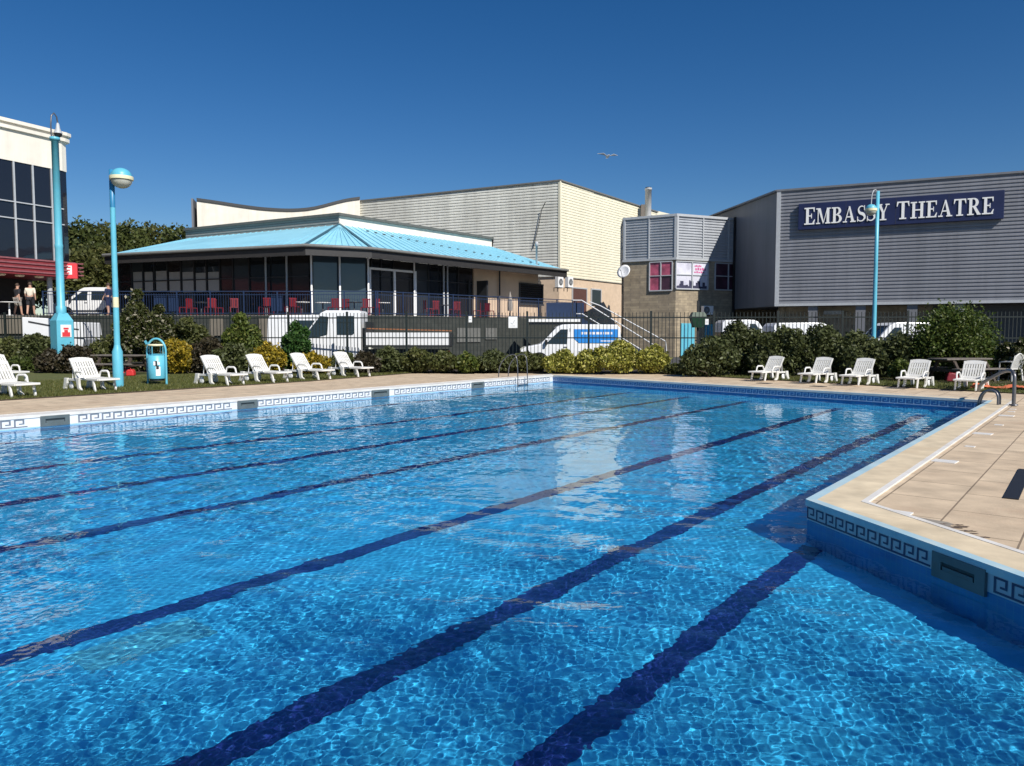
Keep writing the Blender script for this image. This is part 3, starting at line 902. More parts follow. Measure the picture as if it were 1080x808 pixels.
poster_window(OLf, OM, 685.5, 709.5, 276, 306, ['poster_pink', 'poster_dark', 'poster_pink', 'poster_pink'])
wn, (s0, s1, z0, z1) = poster_window(OM, OR, 712.5, 746.5, 276, 304.5, ['poster_pale'] * 4)
poster_window(OM, OR, 754, 781.5, 276, 305.5, ['poster_dark'] * 4)
# printed scene on the pale poster: dark skyline with figures, pink script bars on the right pane
rs = random.Random(4)
mb = MB()
x = s0 + .05
while x < s1 - .15:
    wq = .08 + rs.random() * .22; hq = .12 + rs.random() * .5
    wall_box(mb, OM, OR, x, min(x + wq, s1 - .05), z0 + .02, z0 + hq, .032, .036); x += wq * .9
put_ = mb.build('printed_skyline', mat('print_dark', (.05, .05, .09), .4, .3), wn)
mb = MB()
for (a_, b_, c_, d_) in ((.58, .8, .80, .86), (.60, .95, .68, .76), (.57, .9, .58, .63)):
    for q in range(5):
        u0 = a_ + (b_ - a_) * q / 5
        wall_box(mb, OM, OR, s0 + (s1 - s0) * u0, s0 + (s1 - s0) * (u0 + (b_ - a_) / 6.5), z0 + (z1 - z0) * c_, z0 + (z1 - z0) * (d_ + .02 * (q % 2)), .032, .036)
mb.build('printed_lettering', mat('print_pink', (.55, .12, .28), .4, .2), wn)
# turquoise doors at its foot
for p0, p1, y0, y1 in ((718, 732, 341, 371), (743.5, 751, 342, 368)):
    s0, z1 = V(p0, y0, OM, OR); s1, _ = V(p1, y0, OM, OR)
    mb = MB(); wall_box(mb, OM, OR, s0, s1, 0.0, z1, .0, .09); d_ = put(mb.build('door', M['turquoise'], foyer, bevel=.01))
    mb = MB()
    for q in (1, 2, 3): wall_box(mb, OM, OR, s0 + (s1 - s0) * q / 4 - .015, s0 + (s1 - s0) * q / 4 + .015, .1, z1 - .1, .09, .11)
    mb.build('door_rib', M['turquoise_dark'], d_)
mb = MB().box((18.2, 58.2, 1.7), (5, .3, 3.5)); put(mb.build('link_wall', M['stone'], foyer))
# drainpipe between foyer and theatre
mb = MB(); wall_box(mb, OM, OR, math.dist(OM, OR) - .16, math.dist(OM, OR) - .02, 0, OZ1 + .1, .14, .3); put(mb.build('downpipe', M['black'], foyer))


def lshape(x):
    pr = [(-.15, 0), (.35, 0), (.35, -.3), (.31, -.3), (.31, -.05), (-.15, -.05)]
    vs = [(x - .02, a, b) for a, b in pr] + [(x + .02, a, b) for a, b in pr]
    return vs, [tuple(range(5, -1, -1)), tuple(range(6, 12))] + [(i, (i + 1) % 6, 6 + (i + 1) % 6, 6 + i) for i in range(6)]


def ac_unit(name, c, rz, label, w=.85, h=.62, group=None):
    e = empty(name, c, rz, label, 'air conditioner', group)
    MB().box((0, 0, h / 2), (w, .32, h)).build('casing', M['white_paint'], e, bevel=.015)
    fx = -.17 if w > .7 else 0
    mb = MB()
    m90 = Matrix.Rotation(PI / 2, 3, 'X')
    for r in (.06, .12, .18, .24): mb.tube([(fx + r * math.cos(a), -.175, h / 2 + r * math.sin(a)) for a in np.linspace(0, 2 * PI, 21)[:-1]], .008, 5, closed=True)
    for a in range(4): mb.bar((fx - .24 * math.cos(a * PI / 4), -.18, h / 2 - .24 * math.sin(a * PI / 4)), (fx + .24 * math.cos(a * PI / 4), -.18, h / 2 + .24 * math.sin(a * PI / 4)), .012)
    g_ = mb.build('fan_grille', M['trim_grey'], e)
    MB().lathe([(.26, 0), (.26, .01)], (fx, -.162, h / 2), 24, m90).build('fan_opening', M['black'], e)
    for x in (-w / 3, w / 3): MB().mesh(*lshape(x)).build('bracket', M['dark_metal'], e)
    return e


s, z = V(742.5, 332, OM, OR); d = Vector((OR[0] - OM[0], OR[1] - OM[1], 0)).normalized(); p = Vector((OM[0], OM[1], 0)) + d * s + Vector((d.y, -d.x, 0)) * .36
ac_unit('air_conditioner', (p.x, p.y, z), math.atan2(d.y, d.x), 'white air conditioner unit on the buff stone wall above turquoise door')

# satellite dish
dp = at(658.5, 287, 55.6)
dish = empty('satellite_dish', dp, 0, 'white satellite dish on black bracket at the corner of buff stone wall', 'satellite dish')
q = Vector((-.55, -.75, .35)).to_track_quat('Z', 'Y').to_matrix()
MB().lathe([(.001, 0), (.2, .02), (.36, .065), (.50, .13), (.51, .14), (.36, .085), (.2, .04), (.001, .02)], (0, 0, 0), 26, q).build('reflector', M['white_paint'], dish)
mb = MB(); tip = q @ Vector((0, -.1, .55)); mb.tube([q @ Vector((0, -.48, .12)), tip], .018, 6)
mb.build('feed_arm', M['dark_metal'], dish); MB().lathe([(.05, 0), (.05, .1), (.03, .14)], tip, 10, q).build('receiver', M['sign_grey'], dish)
MB().tube([(0, 0, 0), (-.12, .1, -.3), (-.1, .35, -1.0), (-.05, .7, -1.5)], .045, 8).build('mast', M['black'], dish)

# ================================================================== CINEMA BLOCK (cream, ribbed)
KC = (4.32, 70.0); a1, a2 = R(36), R(-65.3)
KR = (KC[0] + math.sin(a1) * 20, KC[1] + math.cos(a1) * 20); KL = (KC[0] + math.sin(a2) * 22.4, KC[1] + math.cos(a2) * 22.4)
kz = 1.6 + 158.5 / 810 * 70
block = empty('cinema_block', (KC[0], KC[1], 0), 0, 'tall cream hall with ribbed cladding and a sharp corner rising behind pavilion', 'building')
slope = lambda s: kz - .0 * s
s_, zr = V(658, 212.7, KC, KR); sl_, zl = V(400, 210.4, KL, KC)
topR = lambda s: kz + (zr - kz) / s_ * s
topL = lambda s: zl + (kz - zl) * ((s - sl_) / (22.4 - sl_))
zb_ = 6.75
mb = MB(); corrugated(mb, KC, KR, topR, zb_ + .02, .25, .032, s0=.1, flat=.66); put(mb.build('cream_cladding', M['cream_clad'], block))
mb = MB(); corrugated(mb, KL, KC, topL, zb_ + .02, .26, .04, s1=22.3, flat=.55); put(mb.build('weathered_cladding', M['clad_grey'], block))
mb = MB()
bk = (KC[0] + (KR[0] - KC[0]) + (KL[0] - KC[0]), KC[1] + (KR[1] - KC[1]) + (KL[1] - KC[1]))
ins = .05
Kp = [KL, KC, KR, bk]
for (A, B, za, zb2) in ((KL, KC, topL(0), kz), (KC, KR, kz, topR(20)), (KR, bk, topR(20), topR(20)), (bk, KL, topR(20), topL(0))):
    mb.poly([(A[0], A[1], zb_), (B[0], B[1], zb_), (B[0], B[1], zb2 - .03), (A[0], A[1], za - .03)])
mb.poly([(KL[0], KL[1], topL(0) - .05), (KC[0], KC[1], kz - .05), (KR[0], KR[1], topR(20) - .05), (bk[0], bk[1], topR(20) - .05)])
mb.poly([(KL[0], KL[1], zb_), (bk[0], bk[1], zb_), (KR[0], KR[1], zb_), (KC[0], KC[1], zb_)])
put(mb.build('inner_wall', M['clad_grey'], block))
mb = MB()
for (A, B, za, zb2) in ((KL, KC, topL(0), kz), (KC, KR, kz, topR(20))):
    d = Vector((B[0] - A[0], B[1] - A[1], 0)).normalized() * .05
    mb.bar((A[0] - d.x, A[1] - d.y, za + .04), (B[0] + d.x, B[1] + d.y, zb2 + .04), .3, .13)
put(mb.build('roof_edge', M['edge_grey'], block))
mb = MB(); wall_box(mb, KC, KR, -.1, .1, zb_, kz - .02, -.02, .09); wall_box(mb, KL, KC, 22.28, 22.5, zb_, kz - .02, -.02, .09); put(mb.build('corner_trim', M['cream_clad'], block))
# lower storey set back under the cladding
lw = MB()
wall_box(lw, KC, KR, .1, 20, -.05, zb_ - .01, -4.5, -.12); wall_box(lw, KL, KC, 0, 22.3, -.05, zb_ - .01, -4, -.12)
put(lw.build('lower_wall', mat('cream_brick', (.60, .46, .33), .8, .08, 3, dirt=(.5, .38, .27), dscale=.6), block))
for (p0, p1, y0, y1, m_, nm) in ((604.5, 619, 304, 320, 'door_brown', 'door'), (624.5, 634, 305.5, 322, 'poster_pale', 'window')):
    s0, z1 = V(p0, y0, KC, KR); s1, _ = V(p1, y0, KC, KR); z0 = V(p0, y1, KC, KR)[1]
    mb = MB(); wall_box(mb, KC, KR, s0, s1, min(z0, 3.6) if nm == 'door' else z0, z1, -.12, -.04); o = put(mb.build(nm, M[m_ if nm == 'door' else 'glass'], block))
    mb = MB(); wall_box(mb, KC, KR, s0 - .1, s1 + .1, z1, z1 + .12, -.12, -.0); wall_box(mb, KC, KR, s0 - .1, s0, z0, z1, -.12, -.0); wall_box(mb, KC, KR, s1, s1 + .1, z0, z1, -.12, -.0)
    mb.build('frame', M['trim_grey'], o)
# cable and bracket on the weathered side
mb = MB(); s0, z0 = V(563, 262, KL, KC); s1, z1 = V(572, 222, KL, KC); s2, z2 = V(578, 214, KL, KC)
dK = Vector((KC[0] - KL[0], KC[1] - KL[1], 0)).normalized(); nK = Vector((dK.y, -dK.x, 0)); PK = Vector((KL[0], KL[1], 0))
w3 = lambda s, z, o: PK + dK * s + nK * o + Vector((0, 0, z))
mb.tube([w3(s0, z0, .15), w3(s0 + .5, z0 + 1.8, .2), w3(s1, z1, .2), w3(s2, z2, .6)], .035, 6)
put(mb.build('cable_bracket', M['dark_metal'], block))
# rear part of the roof seen over the foyer
mb = MB()
q0, q1 = at(658, 214, 80), at(712, 227, 95)
mb.prism([(q0.x, q0.y), (q1.x, q1.y), (q1.x - 9, q1.y + 9), (q0.x - 9, q0.y + 9)], 4, 13.0)
bk_ = put(mb.build('rear_wall', M['cream_clad'], block))
for v_ in bk_.data.vertices:
    if v_.co.z > 10: v_.co.z = q0.z if abs(v_.co.y - q0.y) < .1 or abs(v_.co.y - q0.y - 9) < .1 else q1.z

fp = at(683.5, 228, 82)
flue = empty('boiler_flue', (fp.x, fp.y, fp.z - 1.5), 0, 'round metal flue pipe standing above the grey louvred roof', 'flue')
MB().lathe([(.34, 0), (.34, 4.2), (.38, 4.2), (.38, 4.4)], (0, 0, 0), 18).build('pipe', M['galv'], flue)
MB().lathe([(.3, 4.4), (.3, 4.5), (.001, 4.5)], (0, 0, 0), 18).build('cap', M['dark_metal'], flue)
MB().box((-.55, .1, .9), (.4, .4, 3.6)).build('stack', M['timber_grey'], flue)

# curved parapet building to the left of it
WR = (XD(379.5, 78.6), 78.6); WL = (XD(207.5, 74.8), 74.8)
par = empty('parapet_building', (WL[0], WL[1], 0), 0, 'smooth cream wall with a dipping curved parapet behind the blue roof', 'building')
prof = [V(px, py, WL, WR) for px, py in ((207.5, 211.8), (228, 214.6), (251, 218.3), (276, 221.6), (302, 223.2), (320, 222.6), (333, 220.8), (352, 215.6), (366, 212), (379.5, 210.4))]
# smooth it
ss = np.linspace(prof[0][0], prof[-1][0], 48); zz = np.interp(ss, [p[0] for p in prof], [p[1] for p in prof])
for _ in range(6): zz[1:-1] = (zz[:-2] + 2 * zz[1:-1] + zz[2:]) / 4
dW = Vector((WR[0] - WL[0], WR[1] - WL[1], 0)).normalized(); nW = Vector((dW.y, -dW.x, 0)); PW = Vector((WL[0], WL[1], 0))
mb = MB(); mb.extrude([(ss[0], 2.5), (ss[-1], 2.5)] + [(s, z) for s, z in zip(ss[::-1], zz[::-1])], PW, dW, (0, 0, 1), -nW, 6)
put(mb.build('wall', M['cream_render'], par))
mb = MB()
for i in range(47):
    a, b = PW + dW * ss[i], PW + dW * ss[i + 1]
    mb.extrude([(ss[i], zz[i] + .003), (ss[i + 1], zz[i + 1] + .003), (ss[i + 1], zz[i + 1] + .26), (ss[i], zz[i] + .26)], PW + nW * .12, dW, (0, 0, 1), -nW, 6)
put(mb.build('parapet_coping', M['trim_dark'], par))
mb = MB(); wall_box(mb, WL, WR, -.18, -.003, 2.5, zz[0] + .2, -6, .06); put(mb.build('louvred_end', M['theatre_panel'], par))

# ================================================================== PAVILION (blue roof restaurant on the terrace)
E0, E1, E2, E3 = at(110, 269, 46.2), at(322, 258.6, 41.0), at(392, 262, 42.6), at(598, 285, 57.2)
EZ = 6.28
eave = [(p.x, p.y) for p in (E0, E1, E2, E3)]
pav = empty('pavilion', (E1.x, E1.y, TZ), 0, 'low glazed pavilion restaurant with a bright blue hipped roof on terrace', 'restaurant')
# upper clerestory footprint
U0, U1, U2 = at(196, 252.6, 53.4), at(358, 239, 46.6), at(519, 260.6, 58.3)
uz = 8.12
U = [(p.x, p.y) for p in (U0, U1, U2)]
mb = MB()
e3 = [Vector((x, y, EZ)) for x, y in eave]; u3 = [Vector((x, y, uz)) for x, y in U]


def roof_panel(mb, a, b, c, d_, n, proud=.03):
    """standing-seam sheet a-b (eave) to d-c (top)"""
    mb.poly([a, b, c, d_])


roofm = MB()
roofm.poly([e3[0], e3[1], u3[1], u3[0]]); roofm.poly([e3[1], e3[2], u3[1]]); roofm.poly([e3[2], e3[3], u3[2], u3[1]])
bkL, bkR = Vector((U0.x - 2, U0.y + 9, uz)), Vector((U2.x * 1.14, U2.y * 1.14, uz))
roofm.poly([e3[0], u3[0], bkL, Vector((e3[0].x - 1, e3[0].y + 12, EZ))])
put(roofm.build('roof', M['roof_blue'], pav)); roof = pav.children[-1]
mb = MB()
for (a, b, c, d_, n) in ((e3[0], e3[1], u3[1], u3[0], 26), (e3[2], e3[3], u3[2], u3[1], 30)):
    for i in range(1, n):
        f = i / n; p, q = a.lerp(b, f), d_.lerp(c, f); mb.bar(p + Vector((0, 0, .02)), q + Vector((0, 0, .02)), .03, .03)
for i in range(1, 9):
    f = i / 9; mb.bar(e3[1].lerp(e3[2], f) + Vector((0, 0, .02)), u3[1] + (e3[1].lerp(e3[2], f) - u3[1]) * .06 + Vector((0, 0, .03)), .05, .05)
mb.build('roof_seam', mat('seam_blue', (.25, .55, .67), .45, .1), roof)
mb = MB()
for e in (e3[1], e3[2]): mb.bar(e + Vector((0, 0, .04)), u3[1] + Vector((0, 0, .05)), .16, .06)
mb.build('hip_capping', mat('hip_dark', (.05, .12, .16), .5, .2), roof)
# snow-guard lines across the sheets
for (a, b, c, d_) in ((e3[0], e3[1], u3[1], u3[0]), (e3[2], e3[3], u3[2], u3[1])):
    for i in range(0, 22):
        f = .12 + .8 * i / 22; p = a.lerp(b, f).lerp(d_.lerp(c, f), .12 + .72 * (i / 22 if a is e3[0] else 1 - i / 22))
        MB().box((p.x, p.y, p.z + .04), (.2, .05, .05), math.atan2(b.y - a.y, b.x - a.x)).build('roof_cleat', M['trim_dark'], roof)
# fascia and gutter, soffit
mb = MB(); o1 = line_off(eave, .0); o2 = line_off(eave, -.12); 
for i in range(3):
    mb.prism([o1[i], o1[i + 1], o2[i + 1], o2[i]], EZ - .52, EZ - .04)
put(mb.build('fascia', M['fascia'], pav))
mb = MB(); mb.tube([(p.x, p.y, EZ - .02) for p in line_off(eave, .1)], .09, 8); put(mb.build('gutter', M['edge_grey'], pav))
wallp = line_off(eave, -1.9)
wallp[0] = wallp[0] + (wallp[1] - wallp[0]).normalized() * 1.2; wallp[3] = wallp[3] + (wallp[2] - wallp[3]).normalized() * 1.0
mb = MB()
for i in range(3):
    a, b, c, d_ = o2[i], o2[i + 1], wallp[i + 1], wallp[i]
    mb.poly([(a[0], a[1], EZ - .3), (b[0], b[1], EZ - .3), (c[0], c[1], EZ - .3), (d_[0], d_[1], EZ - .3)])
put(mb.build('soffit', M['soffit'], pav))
# clerestory
mb = MB(); cz = 8.66
for A, B in ((U[0], U[1]), (U[1], U[2])): wall_box(mb, A, B, 0, math.dist(A, B), uz - .25, cz, -.3, -.02)
put(mb.build('clerestory', M['cream_render'], pav)); cl = pav.children[-1]
mb = MB(); corrugated(mb, U[0], U[1], lambda s: cz, uz - .05, .17, .04, s0=.03, o=-.015); mb.build('louvre', mat('clerestory_louvre', (.26, .265, .25), .6, .1), cl)
mb = MB(); up = line_off(U, .16)
mb.prism([(p[0], p[1]) for p in up] + [(bkR.x, bkR.y), (bkL.x, bkL.y)], cz, cz + .16); put(mb.build('clerestory_roof', mat('roof_felt', (.10, .105, .095), .8, .15), pav))
# walls
W0, W1, W2, W3 = [tuple(p) for p in wallp]
ZB, ZT = TZ + .02, EZ - .3
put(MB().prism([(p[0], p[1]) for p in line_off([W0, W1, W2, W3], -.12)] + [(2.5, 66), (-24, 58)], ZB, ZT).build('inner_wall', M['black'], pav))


M['glass_b'] = glass_dark('window_glass_b', (.035, .04, .045), .08); M['glass_c'] = glass_dark('window_glass_c', (.022, .02, .02), .12)


def glaze(A, B, pxs, m_, name='window', zt=ZT, zb=ZB, bars=()):
    ss = [V(p, 300, A, B)[0] for p in pxs]
    for i in range(len(ss) - 1):
        mb = MB(); wall_box(mb, A, B, ss[i] + .03, ss[i + 1] - .03, zb, zt, -.10, -.04)
        pn_ = put(mb.build(name, M[m_ if m_ != 'glass' else ('glass', 'glass_b', 'glass_c', 'glass')[(i * 7 + int(pxs[0])) % 4]], pav))
        mb = MB(); wall_box(mb, A, B, ss[i] - .03, ss[i] + .03, zb, zt, -.06, .04)
        for f in bars: wall_box(mb, A, B, ss[i] + .03, ss[i + 1] - .03, zb + (zt - zb) * f - .03, zb + (zt - zb) * f + .03, -.05, .02)
        mb.build('mullion', M['dark_metal'], pn_)


glaze(W0, W1, [126, 139, 151, 163, 177, 191, 205, 218, 232, 246, 263, 280, 302, 326], 'glass', bars=(.66,))
M['glass_sky'] = glass_dark('sky_reflection_glass', (.035, .055, .075), .06)  # blue-grey sky reflection put into the colour of the corner panes
glaze(W1, W2, [330, 358, 387], 'glass_sky', bars=())
sD = [V(p, 300, W2, W3)[0] for p in (391, 499, 505)]
glaze(W2, W3, [392, 402, 415, 437, 452, 467, 483, 499], 'glass', bars=(.7,))
for (p0, p1, y0, y1) in ((140, 150, 287, 308), (152, 161, 287, 308), (164, 176, 286, 307), (178, 190, 287, 308), (192, 204, 287, 308), (206, 217, 288, 308), (219, 231, 287, 308)):
    s0, z1 = V(p0, y0, W0, W1); s1, z0 = V(p1, y1, W0, W1)
    mb = MB(); wall_box(mb, W0, W1, s0, s1, z0, z1, -.038, -.03); put(mb.build('blind', M['blind'], pav))
L23 = math.dist(W2, W3)
mb = MB(); wall_box(mb, W2, W3, sD[1] + .1, L23, ZB, ZT, -.2, .0); put(mb.build('rendered_wall', mat('peach_render', (.66, .50, .36), .8, .06, 1.5, dirt=(.55, .42, .31), dscale=.5), pav))
s0, z1 = V(548, 299.5, W2, W3); s1, z0 = V(571.5, 321, W2, W3)
mb = MB(); wall_box(mb, W2, W3, s0, s1, z0, z1, .0, .03); o = put(mb.build('window', M['glass'], pav))
mb = MB(); wall_box(mb, W2, W3, s0 - .1, s1 + .1, z1, z1 + .1, .0, .1); wall_box(mb, W2, W3, s0 - .1, s1 + .1, z0 - .12, z0, .0, .16); wall_box(mb, W2, W3, s0 - .1, s0, z0, z1, 0, .08); wall_box(mb, W2, W3, s1, s1 + .1, z0, z1, 0, .08)
mb.build('frame', M['trim_dark'], o)
mb = MB()
for k in range(9): wall_box(mb, W2, W3, s0 + .05, s1 - .05, z0 + (z1 - z0) * (k + .4) / 9, z0 + (z1 - z0) * (k + .55) / 9, .03, .05)
mb.build('shutter_slat', M['dark_metal'], o)
s0, _ = V(497, 300, W2, W3)
for p in (494, 503.5):
    s, _ = V(p, 300, W2, W3); mb = MB(); wall_box(mb, W2, W3, s - .07, s + .07, ZB, ZB + 2.6, .0, .9 if p > 500 else .12); put(mb.build('door_screen', M['dark_metal'], pav))
# free-standing columns under the eave
inner = line_off(eave, -1.72)
for px, seg in ((280.5, 0), (302.5, 0), (328.5, 1), (358.5, 1), (388.5, 1), (437, 2), (468, 2), (472, 2), (527, 2)):
    A, B = inner[seg], inner[seg + 1]; s, _ = V(px, 300, A, B); d = (B - A).normalized(); p = A + d * s
    r_ = .055
    MBc = MB().lathe([(.10, 0), (.10, .04), (r_, .06), (r_, ZT - ZB)], (0, 0, 0), 12)
    o = MBc.build('column', M['dark_metal'] if px in (527,) else M['trim_grey'] if px in (280.5, 302.5, 468, 472) else M['white_paint'], pav); o.location = Vector((p[0], p[1], ZB)) - pav.location
# white framed doors
s0, _ = V(389, 300, W2, W3); s1, _ = V(437, 300, W2, W3); sm, _ = V(415, 300, W2, W3)
mb = MB(); zt_ = V(412, 284, W2, W3)[1]
for s in (s0, sm, s1): wall_box(mb, W2, W3, s - .06, s + .06, ZB, zt_, .04, .14)
wall_box(mb, W2, W3, s0 + .06, sm - .06, zt_ - .12, zt_, .04, .14); wall_box(mb, W2, W3, sm + .06, s1 - .06, zt_ - .12, zt_, .04, .14)
put(mb.build('door_frame', M['white_paint'], pav))
# roof vent pipe
p = at(566, 280, 55.5)
MB().lathe([(.07, -.6), (.07, 1.35), (.12, 1.35), (.12, 1.6), (.04, 1.7)], (0, 0, 0), 12).build('vent_pipe', M['trim_grey'], pav).location = Vector((p.x, p.y, p.z)) - pav.location
p = at(536.5, 284, 52.6)
MB().box((0, 0, 0), (.12, .12, .34)).build('floodlight', M['white_paint'], pav, bevel=.02).location = p - pav.location
for px, lb in ((585.5, 'white air conditioner under the pavilion eave, beside the dark shuttered window'), (596, 'white air conditioner on the cream wall at the very end of the blue roof')):
    s, z = V(px, 303.5, W2, W3); d = Vector((W3[0] - W2[0], W3[1] - W2[1], 0)).normalized(); p = Vector((W2[0], W2[1], 0)) + d * s + Vector((d.y, -d.x, 0)) * .38
    ac_unit('air_conditioner', (p.x, p.y, z), math.atan2(d.y, d.x), lb, w=.68, h=.82)

# ------------------------------------------------------------------ terrace railing
rail = empty('terrace_railing', (T_front[1][0], T_front[1][1], TZ), 0, 'navy metal railing with thin bars along the whole terrace edge', 'railing')


def railing(A, B, parent, hgt, sp, m_, post_r=.03, z=TZ, org=None, inset=.15):
    d = Vector((B[0] - A[0], B[1] - A[1], 0)); Lr = d.length; d.normalize(); n = Vector((-d.y, d.x, 0)); rz = math.atan2(d.y, d.x)
    P = Vector((A[0], A[1], z)) + n * inset - org
    k = max(1, round(Lr / sp))
    for i in range(k + 1):
        MB().box(P + d * (Lr * i / k) + Vector((0, 0, hgt / 2)), (.06, .06, hgt), rz).build('post', m_, parent)
    for i in range(k):
        mb = MB(); a, b = P + d * (Lr * i / k + .03), P + d * (Lr * (i + 1) / k - .03)
        for hh in (hgt - .03, .12): mb.bar(a + Vector((0, 0, hh)), b + Vector((0, 0, hh)), .045, .045)
        mb.bar(a + Vector((0, 0, hgt - .2)), b + Vector((0, 0, hgt - .2)), .03, .03)
        nb = int(Lr / k / .13)
        for j in range(1, nb):
            q = a.lerp(b, j / nb); mb.box(q + Vector((0, 0, (hgt - .1) / 2 + .02)), (.016, .016, hgt - .2), rz)
        mb.build('bar_panel', m_, parent)


railing((XD(45, 39.5), 39.5), T_front[1], rail, 1.27, 1.8, M['navy_rail'], org=rail.location)
railing(T_front[1], T_front[2], rail, 1.27, 1.8, M['navy_rail'], org=rail.location)

# ------------------------------------------------------------------ terrace furniture
def red_chair(label, group):
    e = empty('cafe_chair', (0, 0, TZ + .02), 0, label, 'chair', group)
    MB().box((0, 0, .45), (.44, .44, .04)).build('seat', M['red'], e, bevel=.01)
    mb = MB()
    for i in range(5): mb.box((-.17 + .085 * i, -.215, .68), (.055, .025, .42))
    mb.box((0, -.215, .9), (.44, .03, .06)); mb.build('backrest', M['red'], e)
    for x in (-.2, .2):
        for y in (-.2, .2): MB().box((x, y, .215), (.035, .035, .43)).build('leg', M['red'], e)
    return e


A_t, B_t = Vector((T_front[1][0], T_front[1][1])), Vector((T_front[2][0], T_front[2][1]))
base_chair = None
rch = random.Random(8)
spots = [(196, 41.3), (203, 42.4), (222, 41), (230, 42), (247, 41.2), (279, 41), (284, 40.6), (307, 40.8), (312, 40.4), (352, 41), (363, 41.6), (386, 41.3), (395, 41.6), (452, 43.6), (458, 44.2), (478, 44.8), (482, 45.6), (503, 47.2), (512, 48.4), (516, 47.6)]
LBL = ['red wooden chair at the left end of the terrace, before the grey blinds', 'second red chair from the left end of the terrace', 'red chair behind the navy railing, left of the twin white chair backs',
       'red chair just right of the pale wall pier, behind the railing', 'red chair standing alone below the dark open doorway', 'red chair beside the second wall pier, left of the white van roof', 'red chair tucked beside the one at the second wall pier',
       'red chair on the terrace above the rear of white van', 'red chair tight beside the one above the white van rear', 'red chair right of the white column above the truck cab', 'red chair above the truck cab, nearest the middle column',
       'red chair in front of white framed double doors, left one', 'red chair in front of white framed double doors, right one', 'red chair above the left part of the truck bed wall', 'red chair behind another above the truck bed wall',
       'red chair beside the paired grey columns', 'red chair behind the paired grey columns', 'red chair at the pale door screen near peach wall', 'red chair against the peach wall, left of the dark post', 'red chair at the far right end, before the peach wall']
for k, (px, Y) in enumerate(spots):
    if base_chair is None: base_chair = red_chair(LBL[0], 'red chairs on the terrace'); c = base_chair
    else: c = copy_tree(base_chair)
    c['label'] = LBL[k]; c.location = (XD(px, Y), Y, TZ + .02); c.rotation_euler.z = rch.random() * 6.28


def cafe_table(px, Y, label, m_):
    e = empty('cafe_table', (XD(px, Y), Y, TZ + .02), 0, label, 'table', 'tables on the terrace')
    MB().lathe([(.4, .70), (.42, .72), (.42, .74), (.001, .745)], seg=20).build('table_top', m_, e)
    MB().lathe([(.25, 0), (.25, .03), (.04, .05), (.035, .70)], seg=12).build('pedestal', M['dark_metal'], e)
    return e


cafe_table(319, 41.2, 'round pale cafe table between chairs above the white van', M['sign_white'])
cafe_table(341, 41.8, 'round pale cafe table left of the white column', M['sign_white'])
cafe_table(374, 41.2, 'round dark cafe table before the double doors', M['dark_metal'])
cafe_table(404, 42.0, 'round pale cafe table right of the double doors', M['sign_white'])
cafe_table(468, 45.2, 'round dark cafe table behind the paired grey columns', M['dark_metal'])
cafe_table(213, 41.4, 'round dark cafe table between the left red chairs', M['dark_metal'])
# closed parasol against the peach wall
p = at(538, 337, 50.5)
ps = empty('closed_parasol', (p.x, p.y, TZ + .02), 0, 'folded grey parasol standing by the peach wall', 'parasol')
MB().lathe([(.03, 0), (.03, 1.0)], seg=8).build('pole', M['dark_metal'], ps)
MB().lathe([(.16, .55), (.19, .9), (.13, 1.3), (.05, 1.65), (.02, 1.8)], seg=9).build('canopy', M['cloth_grey'], ps)
MB().lathe([(.25, 0), (.25, .06), (.05, .08)], seg=14).build('base', M['dark_metal'], ps)
# blue banners hung on the railing
for p0, p1 in ((163, 176), (178, 189), (286, 298)):
    x0, x1 = XD(p0, 39.75), XD(p1, 39.75)
    e = tag(MB().box(((x0 + x1) / 2, 39.78, TZ + .62), (x1 - x0, .03, .8)).build('railing_banner', M['navy_rail']), {163: 'navy cloth banner on the railing, leftmost, beside the tall shrub', 178: 'navy cloth banner on the railing, just left of the first red chairs', 286: 'navy cloth banner on the railing above the second wall pier'}[p0], 'banner')

# ================================================================== LEFT BUILDING
LA = (XD(81, 44.2), 44.2); LBn = (LA[0] - math.sin(R(26)) * 24, LA[1] - math.cos(R(26)) * 24)
lz = lambda y: V(60, y, LBn, LA)[1]
zTop, zWh, zFa1, zFa0 = 12.85, lz(179), lz(277.3), lz(292.3)
arc_b = empty('arcade_building', (LA[0], LA[1], TZ), 0, 'cream topped building with dark curtain glass and a maroon fascia', 'building')
Lw = math.dist(LA, LBn)
def lprism(name, o0, o1, z0, z1, m_, ext=0.0, bevel=0):
    d = Vector((LA[0] - LBn[0], LA[1] - LBn[1], 0)).normalized(); n = Vector((d.y, -d.x, 0))
    a = Vector((LBn[0], LBn[1], 0)); b = Vector((LA[0], LA[1], 0)) + d * ext
    pts = [a + n * o1, b + n * o1 - d * .5, b + n * (o1 - .15) - d * .15, b + n * (o1 - .5), b + n * o0, a + n * o0]
    mb = MB().prism([(p.x, p.y) for p in pts], z0, z1)
    return put(mb.build(name, m_, arc_b, bevel=bevel))


lprism('parapet', -12, 0, zWh, zTop - .5, M['cream_render'])
lprism('cornice', -12, .14, zTop - .5, zTop - .32, M['cream_render'], .14); lprism('cornice', -12, .05, zTop - .32, zTop - .18, M['cream_render'], .05); lprism('cornice', -12, .2, zTop - .18, zTop, M['cream_render'], .2)
lprism('curtain_wall', -12, -.06, zFa1, zWh - .001, M['glass_blue']); cw = arc_b.children[-1]
mb = MB()
for px in (-4, 16.6, 36.5, 56.0, 68.5):
    s, _ = V(px, 230, LBn, LA)
    if s > Lw - .7: continue
    wall_box(mb, LBn, LA, s - .04, s + .04, zFa1, zWh, -.08, .02)
o = mb.build('mullion', M['trim_grey'], cw)
mb = MB()
for y in (216.5, 233.5): wall_box(mb, LBn, LA, 0, Lw - .5, V(40, y, LBn, LA)[1] - .03, V(40, y, LBn, LA)[1] + .03, -.08, .015)
